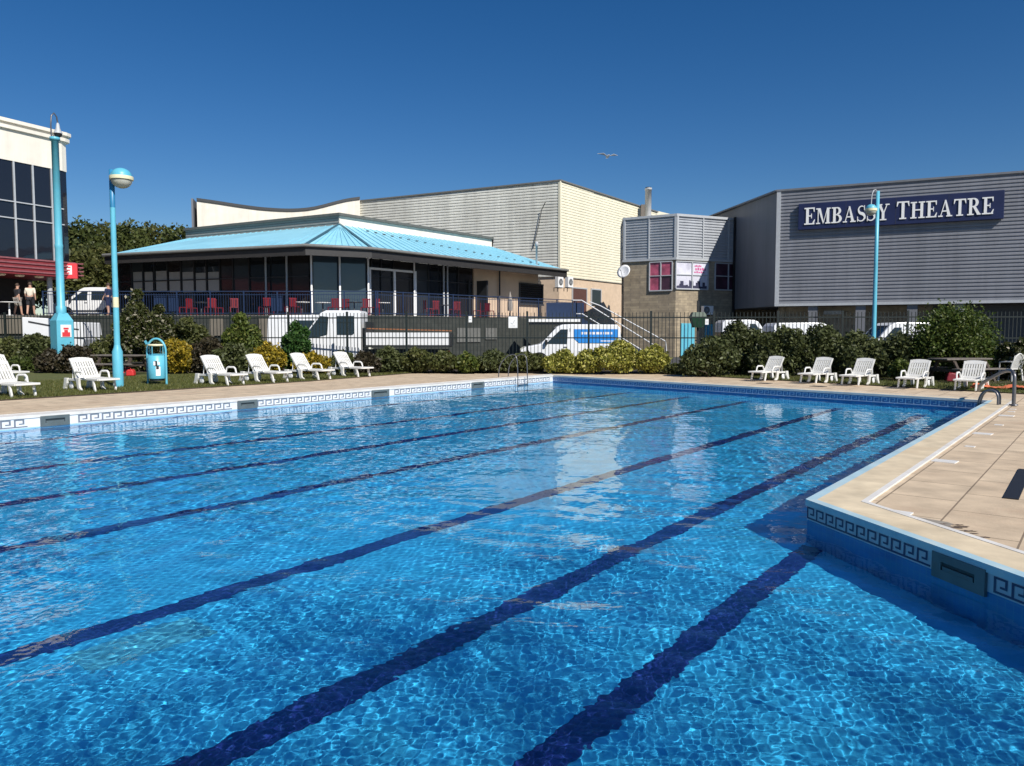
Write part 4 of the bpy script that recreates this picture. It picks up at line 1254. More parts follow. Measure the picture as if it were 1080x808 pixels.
mb.build('transom', M['trim_grey'], cw)
lprism('fascia', -6, .35, zFa0, zFa1, M['maroon'], .3)
for k in range(4):
    o = lprism('fascia_rib', .36, .40, zFa0 + .12 + k * .22, zFa0 + .2 + k * .22, M['maroon_rib'], .3)
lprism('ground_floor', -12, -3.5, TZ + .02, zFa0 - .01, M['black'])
d = Vector((LA[0] - LBn[0], LA[1] - LBn[1], 0)).normalized(); n = Vector((d.y, -d.x, 0))
for px in (57.5, -10):
    s, _ = V(px, 310, LBn, LA); p = Vector((LBn[0], LBn[1], 0)) + d * s - n * .4
    o = MB().lathe([(.14, TZ + .02), (.14, zFa0 - .01)], (p.x, p.y, 0), 12); put(o.build('pillar', M['trim_grey'], arc_b))
for px in (2, 22, 42.5):
    s, _ = V(px, 293, LBn, LA); p = Vector((LBn[0], LBn[1], 0)) + d * s - n * .1
    put(MB().lathe([(.001, zFa0 - .12), (.2, zFa0 - .1), (.24, zFa0 - .03), (.24, zFa0 - .012)], (p.x, p.y, 0), 14).build('downlight', M['lit_lamp'], arc_b))
ap = at(74, 286, 43.6)
asg = empty('corner_sign', (ap.x, ap.y, ap.z), R(20), 'red and white box sign at the end of maroon fascia', 'sign')
MB().box((0, 0, 0), (.75, .25, .85)).build('sign_box', M['sign_red'], asg, bevel=.02)
mb = MB().box((-.1, -.13, .05), (.42, .01, .5)); mb.build('sign_face', M['sign_white'], asg)
mb = MB()
for k in range(3): mb.box((-.1, -.137, .2 - k * .16), (.3 - .06 * k, .006, .07))
mb.build('lettering', M['sign_red'], asg)

# ================================================================== STAIRS at the terrace end
st = empty('metal_stairs', (3.9, 44.2, 0), 0, 'dark metal stairs with silver handrails going down from the terrace', 'stairs')
def stp(px, py, Y): return at(px, py, Y) - st.location
for Yv in (43.6,):
    for (pts) in ([stp(604, 316.7, 43.6), stp(613.5, 316.8, 43.6), stp(689, 363.5, 43.6), stp(689.5, 372, 43.6)],):
        MB().tube(pts, .032, 8).build('handrail', M['galv'], st)
MB().tube([stp(622, 318.5, 44.9), stp(633, 322.5, 44.9), stp(702, 360, 44.9), stp(703, 371, 44.9)], .032, 8).build('handrail', M['galv'], st)
MB().tube([stp(608, 331, 43.6), stp(614, 331, 43.6), stp(684, 373.5, 43.6)], .03, 8).build('mid_rail', M['galv'], st)
for Yv, dy in ((43.65, 0), (44.85, -2)):
    a, b = stp(613, 338.5, Yv), stp(692, 383, Yv); b.z = max(b.z, -.02)
    MB().bar(a, b, .06, .3).build('stringer', M['navy_rail'], st)
a, b = stp(613, 338, 44.25), stp(691, 382.5, 44.25)
for i in range(13):
    p = a.lerp(b, i / 12); MB().box((p.x, p.y, p.z), (.3, 1.15, .04)).build('tread', M['dark_metal'], st)
MB().box(stp(584, 338.3, 44.3) + Vector((0, 0, 0)), (2.9, 1.6, .16)).build('landing', M['sign_white'], st)
MB().box(stp(584, 341.5, 44.3), (2.8, 1.4, .12)).build('landing_beam', M['dark_metal'], st)
MB().box(stp(596, 328, 44.9), (2.2, .05, .95)).build('side_panel', M['navy_rail'], st)
for px, Yv in ((604, 43.6), (613, 43.6), (650, 43.6), (608, 44.9), (640, 44.9)):
    top = at(px, 317 + max(0, (px - 613.5)) * .62, Yv) - st.location
    MB().box((top.x, top.y, (top.z - .02) / 2), (.05, .05, max(.2, top.z + .02))).build('post', M['dark_metal'], st)

# ================================================================== FENCE
fe = empty('pool_fence', (0, fence_y(0), 0), 0, 'dark vertical bar metal fence running the whole width behind the shrubs', 'fence')
FX0, FX1, NP = -34.0, 30.0, 24
du = Vector((FX1 - FX0, fence_y(FX1) - fence_y(FX0), 0)); FL = du.length; du.normalize(); frz = math.atan2(du.y, du.x)
Pf = Vector((FX0, fence_y(FX0), 0)) - fe.location
stepf = FL / NP
for i in range(NP + 1):
    MB().box(Pf + du * (stepf * i) + Vector((0, 0, 1.28)), (.085, .085, 2.6), frz).build('post', M['fence'], fe)
mb = MB(); a, b = Vector((.05, 0, 0)), Vector((stepf - .05, 0, 0))
for hh in (.25, 1.42, 2.3): mb.box((stepf / 2, 0, hh), (stepf - .09, .04, .05))
nb = 17
for j in range(1, nb): mb.box((stepf * j / nb, 0, 1.27), (.024, .024, 2.5))
panel = mb.build('bar_panel', M['fence'], fe)
for i in range(NP):
    o = panel if i == 0 else panel.copy()
    if i: col.objects.link(o); o.parent = fe
    o.location = Pf + du * (stepf * i); o.rotation_euler = (0, 0, frz)


def fence_sign(px, py, wpx, hpx, label, mark=None):
    X = XD(px, 33.5); Y = fence_y(X) - .06; k = Y / F; c = at(px, py, Y)
    e = empty('fence_sign', c, frz, label, 'sign')
    MB().box((0, 0, 0), (wpx * k, .012, hpx * k)).build('plate', M['sign_white'], e, bevel=.004)
    if mark == 'tick':
        mb = MB(); mb.bar((-.09, -.010, -.02), (-.02, -.010, -.08), .006, .03, up=(0, 0, 1)); mb.bar((-.02, -.0104, -.08), (.08, -.0104, .1), .006, .03)
        mb.build('tick_mark', M['sign_grey'], e)
        MB().box((0, -.009, -.155), (.2, .006, .02)).build('text_line', M['sign_grey'], e)
    else:
        MB().box((0, -.009, 0), (wpx * k * .6, .006, hpx * k * .12)).build('text_line', M['sign_grey'], e)
    return e


fence_sign(541, 340, 9.5, 12, 'square white sign with a grey tick on the fence above the far ladder', 'tick')
fence_sign(496, 336.8, 3.6, 6.5, 'tiny white plate on the fence left of the square tick sign')
fence_sign(745.5, 339.5, 3.6, 6, 'tiny white plate on the fence right of the dark planter post')

# ================================================================== VEHICLES
def wheel_obj(parent, x, y, r=.34, side=1, w=.22):
    m90 = Matrix.Rotation(PI / 2, 3, 'X')
    t = MB().lathe([(r * .62, -w / 2), (r * .92, -w / 2), (r, -w / 2 + .04), (r, w / 2 - .04), (r * .92, w / 2), (r * .62, w / 2)], (0, 0, 0), 24, m90).build('wheel', M['rubber'], parent)
    t.location = (x, y, r)
    MB().lathe([(r * .62, -w * .42), (r * .5, -w * .3), (.001, -w * .3)], (0, 0, 0), 18, m90).build('rim', M['trim_grey'], t)
    MB().lathe([(r * .62, w * .42), (r * .5, w * .3), (.001, w * .3)], (0, 0, 0), 18, m90).build('rim', M['trim_grey'], t)


def inset(poly, k, cx, cy): return [(cx + (x - cx) * k, cy + (y - cy) * k) for x, y in poly]


def side_panel(mb, poly, y, s):
    mb.poly([(x, y, z) for x, z in (poly if s < 0 else poly[::-1])])


def van(loc, rz, Lv, H, label, panel=None, group=None, W=1.92, side_win=True):
    """panel van facing -x; profile drawn in x (length) and z (height)"""
    e = empty('white_van', loc, rz, label, 'van', group)
    prof = [(.05, .30), (0, .55), (.04, .86), (.28, 1.02), (1.0, 1.16), (1.78, H - .14), (2.05, H - .02), (2.5, H), (Lv - .2, H - .02), (Lv - .04, H - .2), (Lv, .5), (Lv - .06, .3)]
    n = len(prof); mb = MB(); hw = W / 2
    ring = []
    for (k, zf) in ((-1, 1), (-.97, 1.0), (.97, 1.0), (1, 1)):
        pass
    # body cross-section narrows slightly towards the roof
    def yv(z): return hw * (1 - .10 * max(0, (z - 1.1) / (H - 1.1)))
    a = [(x, -yv(z), z) for x, z in prof]; b = [(x, yv(z), z) for x, z in prof]
    mb.mesh(a + b, [tuple(range(n)), tuple(range(2 * n - 1, n - 1, -1))] + [(i, n + i, n + (i + 1) % n, (i + 1) % n) for i in range(n)])
    body = mb.build('body', M['vehicle_white'], e, bevel=.045)
    def pane(name, poly, s, m_='vglass', o=.012):
        q = [(x, s * (yv(z) + o), z) for x, z in poly]
        return MB().poly(q if s < 0 else q[::-1]).build(name, M[m_], e)
    for s in (-1, 1):
        pane('side_window', [(1.25, 1.17), (2.28, 1.17), (2.32, H - .25), (1.98, H - .25)], s)
        if side_win: pane('side_window', [(2.55, 1.2), (3.4, 1.2), (3.4, H - .27), (2.55, H - .27)], s)
        pane('door_seam', [(2.40, .42), (2.425, .42), (2.425, H - .2), (2.40, H - .2)], s, 'trim_dark', .008)
        pane('side_trim', [(.9, .42), (Lv - .3, .42), (Lv - .3, .55), (.9, .55)], s, 'trim_dark', .01)
        for wx in (.95, Lv - .95):
            m90 = [(wx + .43 * math.cos(t_), .34 + .43 * math.sin(t_)) for t_ in np.linspace(-.05, PI + .05, 15)]
            pane('wheel_arch', [(x, max(z, .3)) for x, z in m90], s, 'black', .006)
            wheel_obj(e, wx, s * (hw - .1), .33, s)
        mb = MB().box((1.28, s * (hw + .12), 1.25), (.1, .2, .24)); mb.build('mirror', M['black'], e, bevel=.02)
        MB().box((.16, s * (hw - .28), .90), (.28, .34, .16), mtx=Matrix.Rotation(R(-32), 3, 'Y')).build('headlight', M['lens'], e, bevel=.02)
        MB().box((2.2, s * (hw + .01), 1.02), (.18, .03, .035)).build('handle', M['black'], e)
    p, q = (1.06, 1.20), (1.76, H - .17); nrm = Vector((-(q[1] - p[1]), q[0] - p[0])).normalized() * .015
    MB().poly([(p[0] + nrm.x, -hw + .15, p[1] + nrm.y), (q[0] + nrm.x, -hw + .22, q[1] + nrm.y), (q[0] + nrm.x, hw - .22, q[1] + nrm.y), (p[0] + nrm.x, hw - .15, p[1] + nrm.y)][::-1]).build('windscreen', M['vglass'], e)
    MB().box((-.01, 0, .42), (.14, W - .1, .26)).build('bumper', M['black'], e, bevel=.03)
    MB().box((.02, 0, .76), (.05, W * .55, .14)).build('grille', M['black'], e, bevel=.01)
    MB().box((Lv - .02, 0, 1.5), (.03, W - .5, .5)).build('rear_window', M['vglass'], e)
    if panel:
        x0, x1, z0, z1 = panel
        pane('blue_vinyl_panel', [(x0 + .25, z0), (x1, z0), (x1, z1), (x0, z1), (x0, z0 + .22)], -1, 'panel_blue', .011)
        rr = random.Random(3); mb = MB()
        x = x0 + .35
        while x < x1 - .35:
            wq = .06 + rr.random() * .16; y = -(yv(z1 - .2) + .016)
            mb.poly([(x, y, z1 - .27), (x + wq, y, z1 - .27), (x + wq, y, z1 - .14), (x, y, z1 - .14)]); x += wq + .05
        mb.build('panel_lettering', M['sign_white'], e)
        pane('panel_stripe', [(x0 + 1.3, z0 + .07), (x1 - .1, z0 + .07), (x1 - .1, z0 + .11), (x0 + 1.3, z0 + .11)], -1, 'sign_white', .016)
        pane('panel_border', [(x1 + .01, z0), (x1 + .06, z0), (x1 + .06, z1 + .03), (x1 + .01, z1 + .03)], -1, 'sign_white', .013)
    return e


Yv = 38.0; x0 = XD(548, Yv)
van((x0, Yv, -.06), 0, 4.9, 2.12, 'white van with a blue lettered side panel, parked by the metal stairs', panel=(2.6, 4.72, 1.22, 1.88), side_win=False)
van((XD(890, 37), 37, -.06), 0, 4.9, 2.2, 'white van with slanted windscreen behind the blue lamp post under the theatre', side_win=False)
v3 = van((XD(757, 47) + 4.0, 47, -.06), PI, 4.0, 2.5, 'white van facing right behind the dark shrubs below the theatre flank', side_win=False)
v4 = van((XD(901, 41.5), 41.5, -.06), PI, 4.7, 2.25, 'white van further back, only its long roof showing above the shrubs', side_win=False)
tr = empty('box_trailer', (XD(35, 36), 36.0, -.06), 0, 'low white box trailer behind the fence on both sides of the big pole box', 'trailer')
MB().extrude([(0, .75), (0, 2.42), (1.25, 2.36), (1.45, 2.22), (2.75, 2.18), (2.82, 1.4), (2.6, .75)], (0, -.8, 0), (1, 0, 0), (0, 0, 1), (0, 1, 0), 1.6).build('body', M['vehicle_white'], tr, bevel=.04)
MB().extrude([(.3, 2.25), (1.5, 2.02), (2.6, 1.88), (2.6, 1.82), (1.5, 1.95), (.3, 2.17)], (0, -.812, 0), (1, 0, 0), (0, 0, 1), (0, 1, 0), .01).build('stripe', M['trim_dark'], tr)
MB().bar((2.7, 0, .7), (3.7, 0, .5), .08, .1).build('tow_bar', M['dark_metal'], tr)
for s_q in (-1, 1): wheel_obj(tr, 1.35, s_q * .78, .3, s_q)
van((XD(287, 38.4) + 4.9, 38.4, -.06), PI, 4.9, 2.58, 'white high roofed van tail behind the bush left of truck cab', side_win=True)


def truck():
    Yt = 36.6; xc = XD(322, Yt)
    e = empty('crew_cab_truck', (xc, Yt, -.06), 0, 'white crew cab truck with a low dropside bed parked below the terrace', 'truck')
    H = 2.74; prof = [(-.95, .4), (-1.0, .75), (-.92, 1.12), (-.2, 1.35), (.1, 1.45), (.95, H - .12), (1.2, H), (2.75, H), (2.84, H - .12), (2.84, .45), (2.7, .38)]
    n = len(prof); hw = .98
    def yv(z): return hw * (1 - .09 * max(0, (z - 1.3) / 1.4))
    a = [(x, -yv(z), z) for x, z in prof]; b = [(x, yv(z), z) for x, z in prof]
    MB().mesh(a + b, [tuple(range(n)), tuple(range(2 * n - 1, n - 1, -1))] + [(i, n + i, n + (i + 1) % n, (i + 1) % n) for i in range(n)]).build('cab', M['vehicle_white'], e, bevel=.05)
    def pane(name, poly, s, m_='vglass', o=.012):
        q = [(x, s * (yv(z) + o), z) for x, z in poly]
        return MB().poly(q if s < 0 else q[::-1]).build(name, M[m_], e)
    for s in (-1, 1):
        pane('side_window', [(.12, 1.42), (.75, 1.48), (1.28, 1.62), (1.33, H - .3), (.95, H - .26)], s)
        pane('side_window', [(1.72, 1.62), (2.45, 1.62), (2.53, 1.7), (2.53, H - .26), (1.72, H - .26)], s)
        for x in (1.52, 2.66): pane('door_seam', [(x, .55), (x + .02, .55), (x + .02, H - .3), (x, H - .3)], s, 'trim_dark', .008)
        pane('door_badge', [(.32, .95), (.6, .95), (.6, 1.2), (.32, 1.2)], s, 'sign_grey', .01)
        m90 = [(-.1 + .45 * math.cos(t_), .36 + .45 * math.sin(t_)) for t_ in np.linspace(-.05, PI + .05, 15)]
        pane('wheel_arch', m90, s, 'black', .006)
        wheel_obj(e, -.1, s * (hw - .1), .35, s); wheel_obj(e, 5.0, s * (hw - .08), .35, s)
        MB().box((.35, s * (hw + .16), 1.75), (.14, .24, .36)).build('mirror', M['white_paint'], e, bevel=.03)
        MB().box((-.82, s * (hw - .25), 1.05), (.26, .3, .2)).build('headlight', M['lens'], e, bevel=.03)
    p, q = (.16, 1.52), (.92, H - .16); nr = Vector((-(q[1] - p[1]), q[0] - p[0])).normalized() * .015
    MB().poly([(p[0] + nr.x, -hw + .12, p[1] + nr.y), (p[0] + nr.x, hw - .12, p[1] + nr.y), (q[0] + nr.x, hw - .2, q[1] + nr.y), (q[0] + nr.x, -hw + .2, q[1] + nr.y)]).build('windscreen', M['vglass'], e)
    MB().box((-1.0, 0, .5), (.14, 1.9, .3)).build('bumper', M['black'], e, bevel=.03)
    MB().box((4.85, 0, .82), (3.9, 1.2, .2)).build('chassis', M['black'], e)
    bl_ = MB().box((4.98, 0, 1.08), (3.9, 1.98, .08)).build('bed_floor', M['dark_metal'], e)
    for (x, l_) in ((4.05, 1.95), (6.0, 1.85)):
        for s in (-1, 1): MB().box((x, s * 1.0, 1.42), (l_, .04, .58)).build('drop_side', M['vehicle_white'], e, bevel=.01)
    MB().box((6.95, 0, 1.4), (.05, 1.95, .62)).build('tailgate', M['dark_metal'], e)
    MB().box((3.06, 0, 1.62), (.06, 1.9, 1.2)).build('headboard', M['dark_metal'], e)
    MB().box((6.9, -.8, .8), (.06, .25, .12)).build('rear_lamp', M['sign_red'], e)
    for s in (-1, 1): MB().bar((3.1, s * .9, 1.90), (6.9, s * .9, 1.80), .05, .05).build('side_rail', mat('rusty_rail', (.30, .12, .05), .8, .2), e)
    return e


truck()

# ================================================================== POLES, LAMPS, BIN
def ring(r, z, n=16): return [(r * math.cos(2 * PI * i / n), r * math.sin(2 * PI * i / n), z) for i in range(n)]


# big pole with box base and hook lantern
Yp = 31.4; bp = at(64, 345, Yp); bx = XD(65.5, Yp)
pole = empty('tall_pole', (bx, Yp, .03), R(52), 'tall thick turquoise pole with a square notice box base and hook lantern', 'pole')
zb = at(0, 339, Yp).z; zn = at(0, 331, Yp).z; ztop = at(0, 149, Yp).z
hw = .32
MB().box((0, 0, zb / 2), (2 * hw, 2 * hw, zb)).build('base_box', M['turquoise'], pole, bevel=.01)
v = [(-hw, -hw, zb), (hw, -hw, zb), (hw, hw, zb), (-hw, hw, zb), (-.17, -.17, zn), (.17, -.17, zn), (.17, .17, zn), (-.17, .17, zn)]
MB().mesh(v, [(0, 1, 5, 4), (1, 2, 6, 5), (2, 3, 7, 6), (3, 0, 4, 7), (4, 5, 6, 7)]).build('base_cap', M['turquoise'], pole)
MB().lathe([(.19, zn - .02), (.19, zn + .25), (.15, zn + .3), (.145, zn + 2.6), (.155, zn + 2.65), (.155, zn + 2.75), (.14, zn + 2.8), (.135, ztop), (.19, ztop + .01), (.19, ztop + .12), (.001, ztop + .12)], seg=20).build('shaft', M['turquoise'], pole)
nt_ = MB().box((.02, -hw - .012, zb - .42), (.40, .015, .5)).build('notice', M['sign_white'], pole)
for k, (wq, hq, zq) in enumerate(((.2, .07, .1), (.14, .09, .0), (.3, .18, -.14))):
    MB().box((.02, -hw - .024, zb - .42 + zq), (wq, .008, hq)).build('notice_print', M['sign_red'], nt_)
MB().tube([(-.12, 0, ztop + .1), (-.13, 0, ztop + .6), (-.10, 0, ztop + .95), (0, 0, ztop + 1.08), (.10, 0, ztop + .95), (.13, 0, ztop + .7)], .03, 8).build('hook', M['grey_steel'], pole)
MB().lathe([(.03, ztop + .72), (.06, ztop + .66), (.08, ztop + .5), (.15, ztop + .34), (.16, ztop + .3)], (.13, 0, 0), 14).build('lantern_hood', M['trim_grey'], pole)
MB().lathe([(.15, ztop + .3), (.13, ztop + .2), (.05, ztop + .14), (.001, ztop + .14)], (.13, 0, 0), 14).build('lantern_glass', M['black'], pole)
MB().tube([(-.12, 0, ztop + .1), (-.02, .0, ztop + .2), (.12, 0, ztop + .15)], .02, 6).build('bracket', M['grey_steel'], pole)


def globe_lamp(x, y, H, label, hook):
    e = empty('street_lamp', (x, y, .03), 0, label, 'street lamp')
    if not hook:
        zb = at(0, 372, y).z
        MB().lathe([(.145, 0), (.145, zb), (.10, zb + .12), (.085, zb + .2)], seg=18).build('base_sleeve', M['turquoise'], e)
        zy = at(0, 320, y).z
        zd = at(0, 220, y).z
        MB().lathe([(.085, zb + .2), (.08, zy - .15)], seg=16).build('lower_shaft', M['turquoise'], e)
        MB().lathe([(.083, zy - .15), (.083, zy + .15)], seg=16).build('shaft_band', M['lens_band'], e)
        MB().lathe([(.08, zy + .15), (.072, zd)], seg=16).build('shaft', M['turquoise'], e)
        MB().lathe([(.074, zd), (.07, H), (.001, H)], seg=16).build('shaft_top', M['turquoise_dark'], e)
        g = Vector((.31, -.05, at(0, 189.5, y).z)); r = .285
        MB().tube([(0, 0, g.z + .12), (.12, -.02, g.z + .16)], .035, 8).build('arm', M['turquoise'], e)
    else:
        MB().lathe([(.12, 0), (.12, 1.1), (.085, 1.25), (.075, H * .6), (.065, H), (.001, H)], seg=16).build('shaft', M['turquoise'], e)
        g = Vector((-.28, -.05, at(0, 222.5, y).z)); r = .20
        MB().tube([(-.04, 0, H - .08), (-.10, -.02, H + .06), (-.20, -.04, H + .02), (-.26, -.05, H - .15), (-.28, -.05, g.z + r)], .022, 8).build('arm', M['trim_grey'], e)
    hd = MB().lathe([(r, .05)] + [(r * math.cos(t_), .05 + r * .85 * math.sin(t_)) for t_ in np.linspace(.1, PI / 2 - .05, 9)] + [(.001, .05 + r * .85)], g, 24).build('lamp_dome', M['turquoise'], e)
    MB().lathe([(r * 1.12, -.05), (r * 1.14, 0), (r * 1.12, .05)], g, 24).build('lamp_band', M['lens_band'], e)
    MB().lathe([(.001, -.05 - r * .85)] + [(r * math.cos(t_), -.05 - r * .85 * math.sin(t_)) for t_ in np.linspace(PI / 2 - .1, .05, 9)], g, 24).build('lamp_globe', M['lens'], e)
    return e


lp = G(125, 408, .03)
globe_lamp(lp.x, lp.y, at(0, 180, lp.y).z, 'slim turquoise lamp post with a globe lamp beside the picnic table', False)
Yl = 30.6
globe_lamp(XD(921.5, Yl), Yl, at(0, 202.5, Yl).z, 'turquoise lamp post with a hanging globe before the theatre sign', True)

# bin
bb = G(166, 405.5, .03)
bn = empty('litter_bin', bb, R(-8), 'turquoise litter bin with a hooped frame standing on the lawn', 'litter bin')
Rb = .26
hp = [( -.31, 0, 0), (-.31, 0, 1.0)] + [(-.31 * math.cos(t_), 0, 1.03 + .31 * 1.25 * math.sin(t_)) for t_ in np.linspace(0.05, PI - .05, 15)] + [(.31, 0, 1.0), (.31, 0, 0)]
MB().tube(hp, .032, 10).build('hoop_frame', M['turquoise'], bn)
MB().tube([(-.29, 0, .93), (.29, 0, .93)], .02, 8).build('cross_bar', M['turquoise'], bn)
MB().lathe([(.2, .17), (Rb - .01, .18), (Rb, .2), (Rb, .90), (Rb - .02, .91), (Rb - .03, .86), (.001, .8)], seg=28).build('bin_body', M['turquoise'], bn)
MB().lathe([(Rb * .8, .12), (Rb * .8, .17)], seg=24).build('bin_foot', M['dark_metal'], bn)
MB().lathe([(.2, 1.18), (.25, 1.2), (.25, 1.23), (.2, 1.25)], seg=24).build('hood_ring', M['lens_band'], bn)
for a_ in (0, PI / 2, PI, 1.5 * PI): MB().bar((.22 * math.cos(a_), .22 * math.sin(a_), .9), (.22 * math.cos(a_), .22 * math.sin(a_), 1.2), .02).build('hood_stay', M['turquoise'], bn)
MB().box((-.34, 0, 1.3), (.07, .02, .12), mtx=Matrix.Rotation(R(-30), 3, 'Y')).build('tag_plate', M['turquoise'], bn)
def curved(name, a0, a1, z0, z1, m_, r=Rb + .005, n=6, shape=None):
    mb = MB(); A = [a0 + (a1 - a0) * i / n for i in range(n + 1)]
    for i in range(n):
        mb.poly([(r * math.sin(A[i]), -r * math.cos(A[i]), z0), (r * math.sin(A[i + 1]), -r * math.cos(A[i + 1]), z0), (r * math.sin(A[i + 1]), -r * math.cos(A[i + 1]), z1), (r * math.sin(A[i]), -r * math.cos(A[i]), z1)])
    return mb.build(name, m_, bn)
curved('white_label', .45, .95, .28, .56, M['sign_white'])
curved('tidy_emblem', .3, .62, .58, .74, M['black'], Rb + .004); curved('tidy_emblem', .5, .78, .48, .60, M['black'], Rb + .007); curved('white_splash', .2, .42, .6, .72, M['sign_white'], Rb + .006); curved('white_splash', .66, .9, .62, .70, M['sign_white'], Rb + .005)


# picnic tables
def picnic(loc, rz, label, Lt=2.0):
    e = empty('picnic_table', loc, rz, label, 'picnic table', 'picnic tables')
    for k in range(5): MB().box((0, -.3 + .15 * k, .75), (Lt, .14, .045)).build('top_plank', M['timber_grey'], e)
    for s in (-1, 1):
        for k in range(2): MB().box((0, s * (.62 + .15 * k), .44), (Lt, .14, .045)).build('seat_plank', M['timber_grey'], e)
        MB().box((s * Lt * .34, 0, .70), (.07, .7, .09)).build('top_bearer', M['timber_dark'], e); MB().box((s * Lt * .34, 0, .385), (.07, 1.5, .09)).build('seat_bearer', M['timber_dark'], e)
        for q in (-1, 1): MB().bar((s * Lt * .34 + .07, q * .28, .7), (s * Lt * .34 + .07, q * .68, 0), .06, .1, up=(1, 0, 0)).build('leg', M['timber_dark'], e)
    return e


pk = G(127, 395.5, .03)
pt1 = picnic((pk.x, pk.y, .03), R(-14), 'dark timber picnic table behind the left lamp post and blue bin')
pk2 = at(1012, 396, 25.2)
pt2 = copy_tree(pt1); pt2.location = (pk2.x, 25.2, .03); pt2.rotation_euler.z = R(20); pt2['label'] = 'dark timber picnic table under the big dome bush at right'


def bag(loc, rz, label, m_, w=.44, h=.26):
    e = empty('bag', loc, rz, label, 'bag')
    mb = MB(); n = 14
    prof = [(-.5, .02), (-.46, .5), (-.36, .9), (-.1, 1.0), (.15, .92), (.36, .98), (.48, .6), (.5, .02)]
    mb.extrude([(x * w, z * h) for x, z in prof], (0, -.13, 0), (1, 0, 0), (0, 0, 1), (0, 1, 0), .26)
    mb.build('bag_body', m_, e, bevel=.04)
    MB().tube([(-.1, -.05, h * .95), (-.08, -.05, h * 1.25), (.06, -.05, h * 1.25), (.1, -.05, h * .93)], .012, 6).build('handle', m_, e)
    return e


b_ = G(136, 396.5, .03); bag((b_.x, b_.y, .03), .1, 'bright red bag on the grass beside the picnic table seat', M['bag_red'])
b_ = G(1004, 402.5, .03); bag((b_.x, b_.y, .03), -.2, 'wine red bag on the grass left of the last lounger', M['bag_wine'], .42, .3)

# ================================================================== LOUNGERS
def lounger():
    """foot towards +y, head at the origin end; width along x"""
    e = empty('sun_lounger', (0, 0, .03), 0, 'x', 'sun lounger', 'white sun loungers on the grass')
    m_ = M['white_plastic']; W = .34
    hinge = Vector((0, .62, .36))
    # seat deck with slats
    mb = MB()
    for s in (-1, 1): mb.box((s * (W - .025), 1.19, .35), (.05, 1.2, .06))
    for k in range(7): mb.box((-W + .09 + k * (2 * W - .18) / 6, 1.2, .355), (.052, 1.13, .025))
    for y in (.62, 1.0, 1.4, 1.77): mb.box((0, y, .335), (2 * W - .1, .06, .03))
    mb.box((0, 1.8, .35), (2 * W - .04, .06, .05))
    mb.build('seat', m_, e, bevel=.008)
    mb = MB()
    for s in (-1, 1): mb.box((s * (W - .02), .3, .31), (.045, .68, .07))
    mb.box((0, -.02, .31), (2 * W - .08, .05, .06)); mb.box((0, .3, .30), (2 * W - .08, .3, .02))
    mb.build('head_frame', m_, e, bevel=.01)
    # reclined back: built in its own plane then tilted towards the head
    Lb, th = .74, R(54)
    ry, rz_ = -math.cos(th), math.sin(th)
    def bp_(x, u, o=0): return Vector((x, hinge.y + ry * u - rz_ * o * -1 * 0 + math.sin(th) * o, hinge.z + rz_ * u + math.cos(th) * o))
    mb = MB(); 
    def bbar(x0, u0, x1, u1, w_, t_): mb.bar(bp_(x0, u0), bp_(x1, u1), w_, t_, up=(0, math.sin(th), math.cos(th)))
    for s in (-1, 1): bbar(s * (W - .03), 0, s * (W - .03), Lb - .06, .06, .05)
    for k in range(7): x = -W + .105 + k * (2 * W - .21) / 6; bbar(x, .03, x * .98, Lb - .06, .052, .022)
    bbar(-W + .06, .05, W - .06, .05, .09, .026); bbar(-W + .06, .40, W - .06, .40, .03, .02)
    n = 8
    for i in range(n):
        f0, f1 = i / n, (i + 1) / n; xx = lambda f: -W + 2 * W * f; uu = lambda f: Lb - .06 + .055 * math.sin(PI * f) ** .6
        a, b = (xx(f0), uu(f0)), (xx(f1), uu(f1)); bbar(a[0], (a[1] + Lb - .12) / 2, b[0], (b[1] + Lb - .12) / 2, .05 + (a[1] - Lb + .12) , .035)
    mb.build('backrest', m_, e)
    for s in (-1, 1):
        MB().tube([(s * (W - .06), .26, .33), bp_(s * (W - .06), .5, -.02)], .014, 6).build('prop', M['white_paint'], e)
        # thick curved head leg
        mb = MB(); mb.extrude([(-.06, .36), (.12, .36), (.09, .2), (.0, .08), (-.02, 0), (-.16, 0), (-.17, .05), (-.12, .12), (-.09, .22)], (s * (W + .01) - .035, .0, 0), (0, 1, 0), (0, 0, 1), (1, 0, 0), .07)
        mb.build('head_leg', m_, e, bevel=.012)
        MB().lathe([(.05, -.02), (.125, -.02), (.13, 0), (.125, .02), (.05, .02)], (s * (W - .07), .13, .13), 18, Matrix.Rotation(PI / 2, 3, 'Y')).build('wheel', M['white_paint'], e)
        mb = MB(); mb.extrude([(.62, .38), (.82, .38), (.80, .22), (.82, .10), (.92, .04), (.93, 0), (.78, 0), (.70, .06), (.67, .2)], (s * (W + .01) - .035, 0, 0), (0, 1, 0), (0, 0, 1), (1, 0, 0), .07)
        mb.build('side_leg', m_, e, bevel=.012)
        mb = MB(); mb.extrude([(1.45, .34), (1.54, .34), (1.62, .06), (1.63, 0), (1.56, 0), (1.52, .1)], (s * (W - .03) - .025, 0, 0), (0, 1, 0), (0, 0, 1), (1, 0, 0), .05)
        mb.build('foot_leg', m_, e, bevel=.01)
        MB().tube([(s * (W + .01), .60, .36), (s * (W + .04), .62, .52), (s * (W + .045), .70, .565), (s * (W + .045), 1.0, .565), (s * (W + .04), 1.08, .52), (s * (W + .02), 1.16, .36)], [.03, .03, .034, .034, .03, .026], 8).build('armrest', m_, e)
    return e


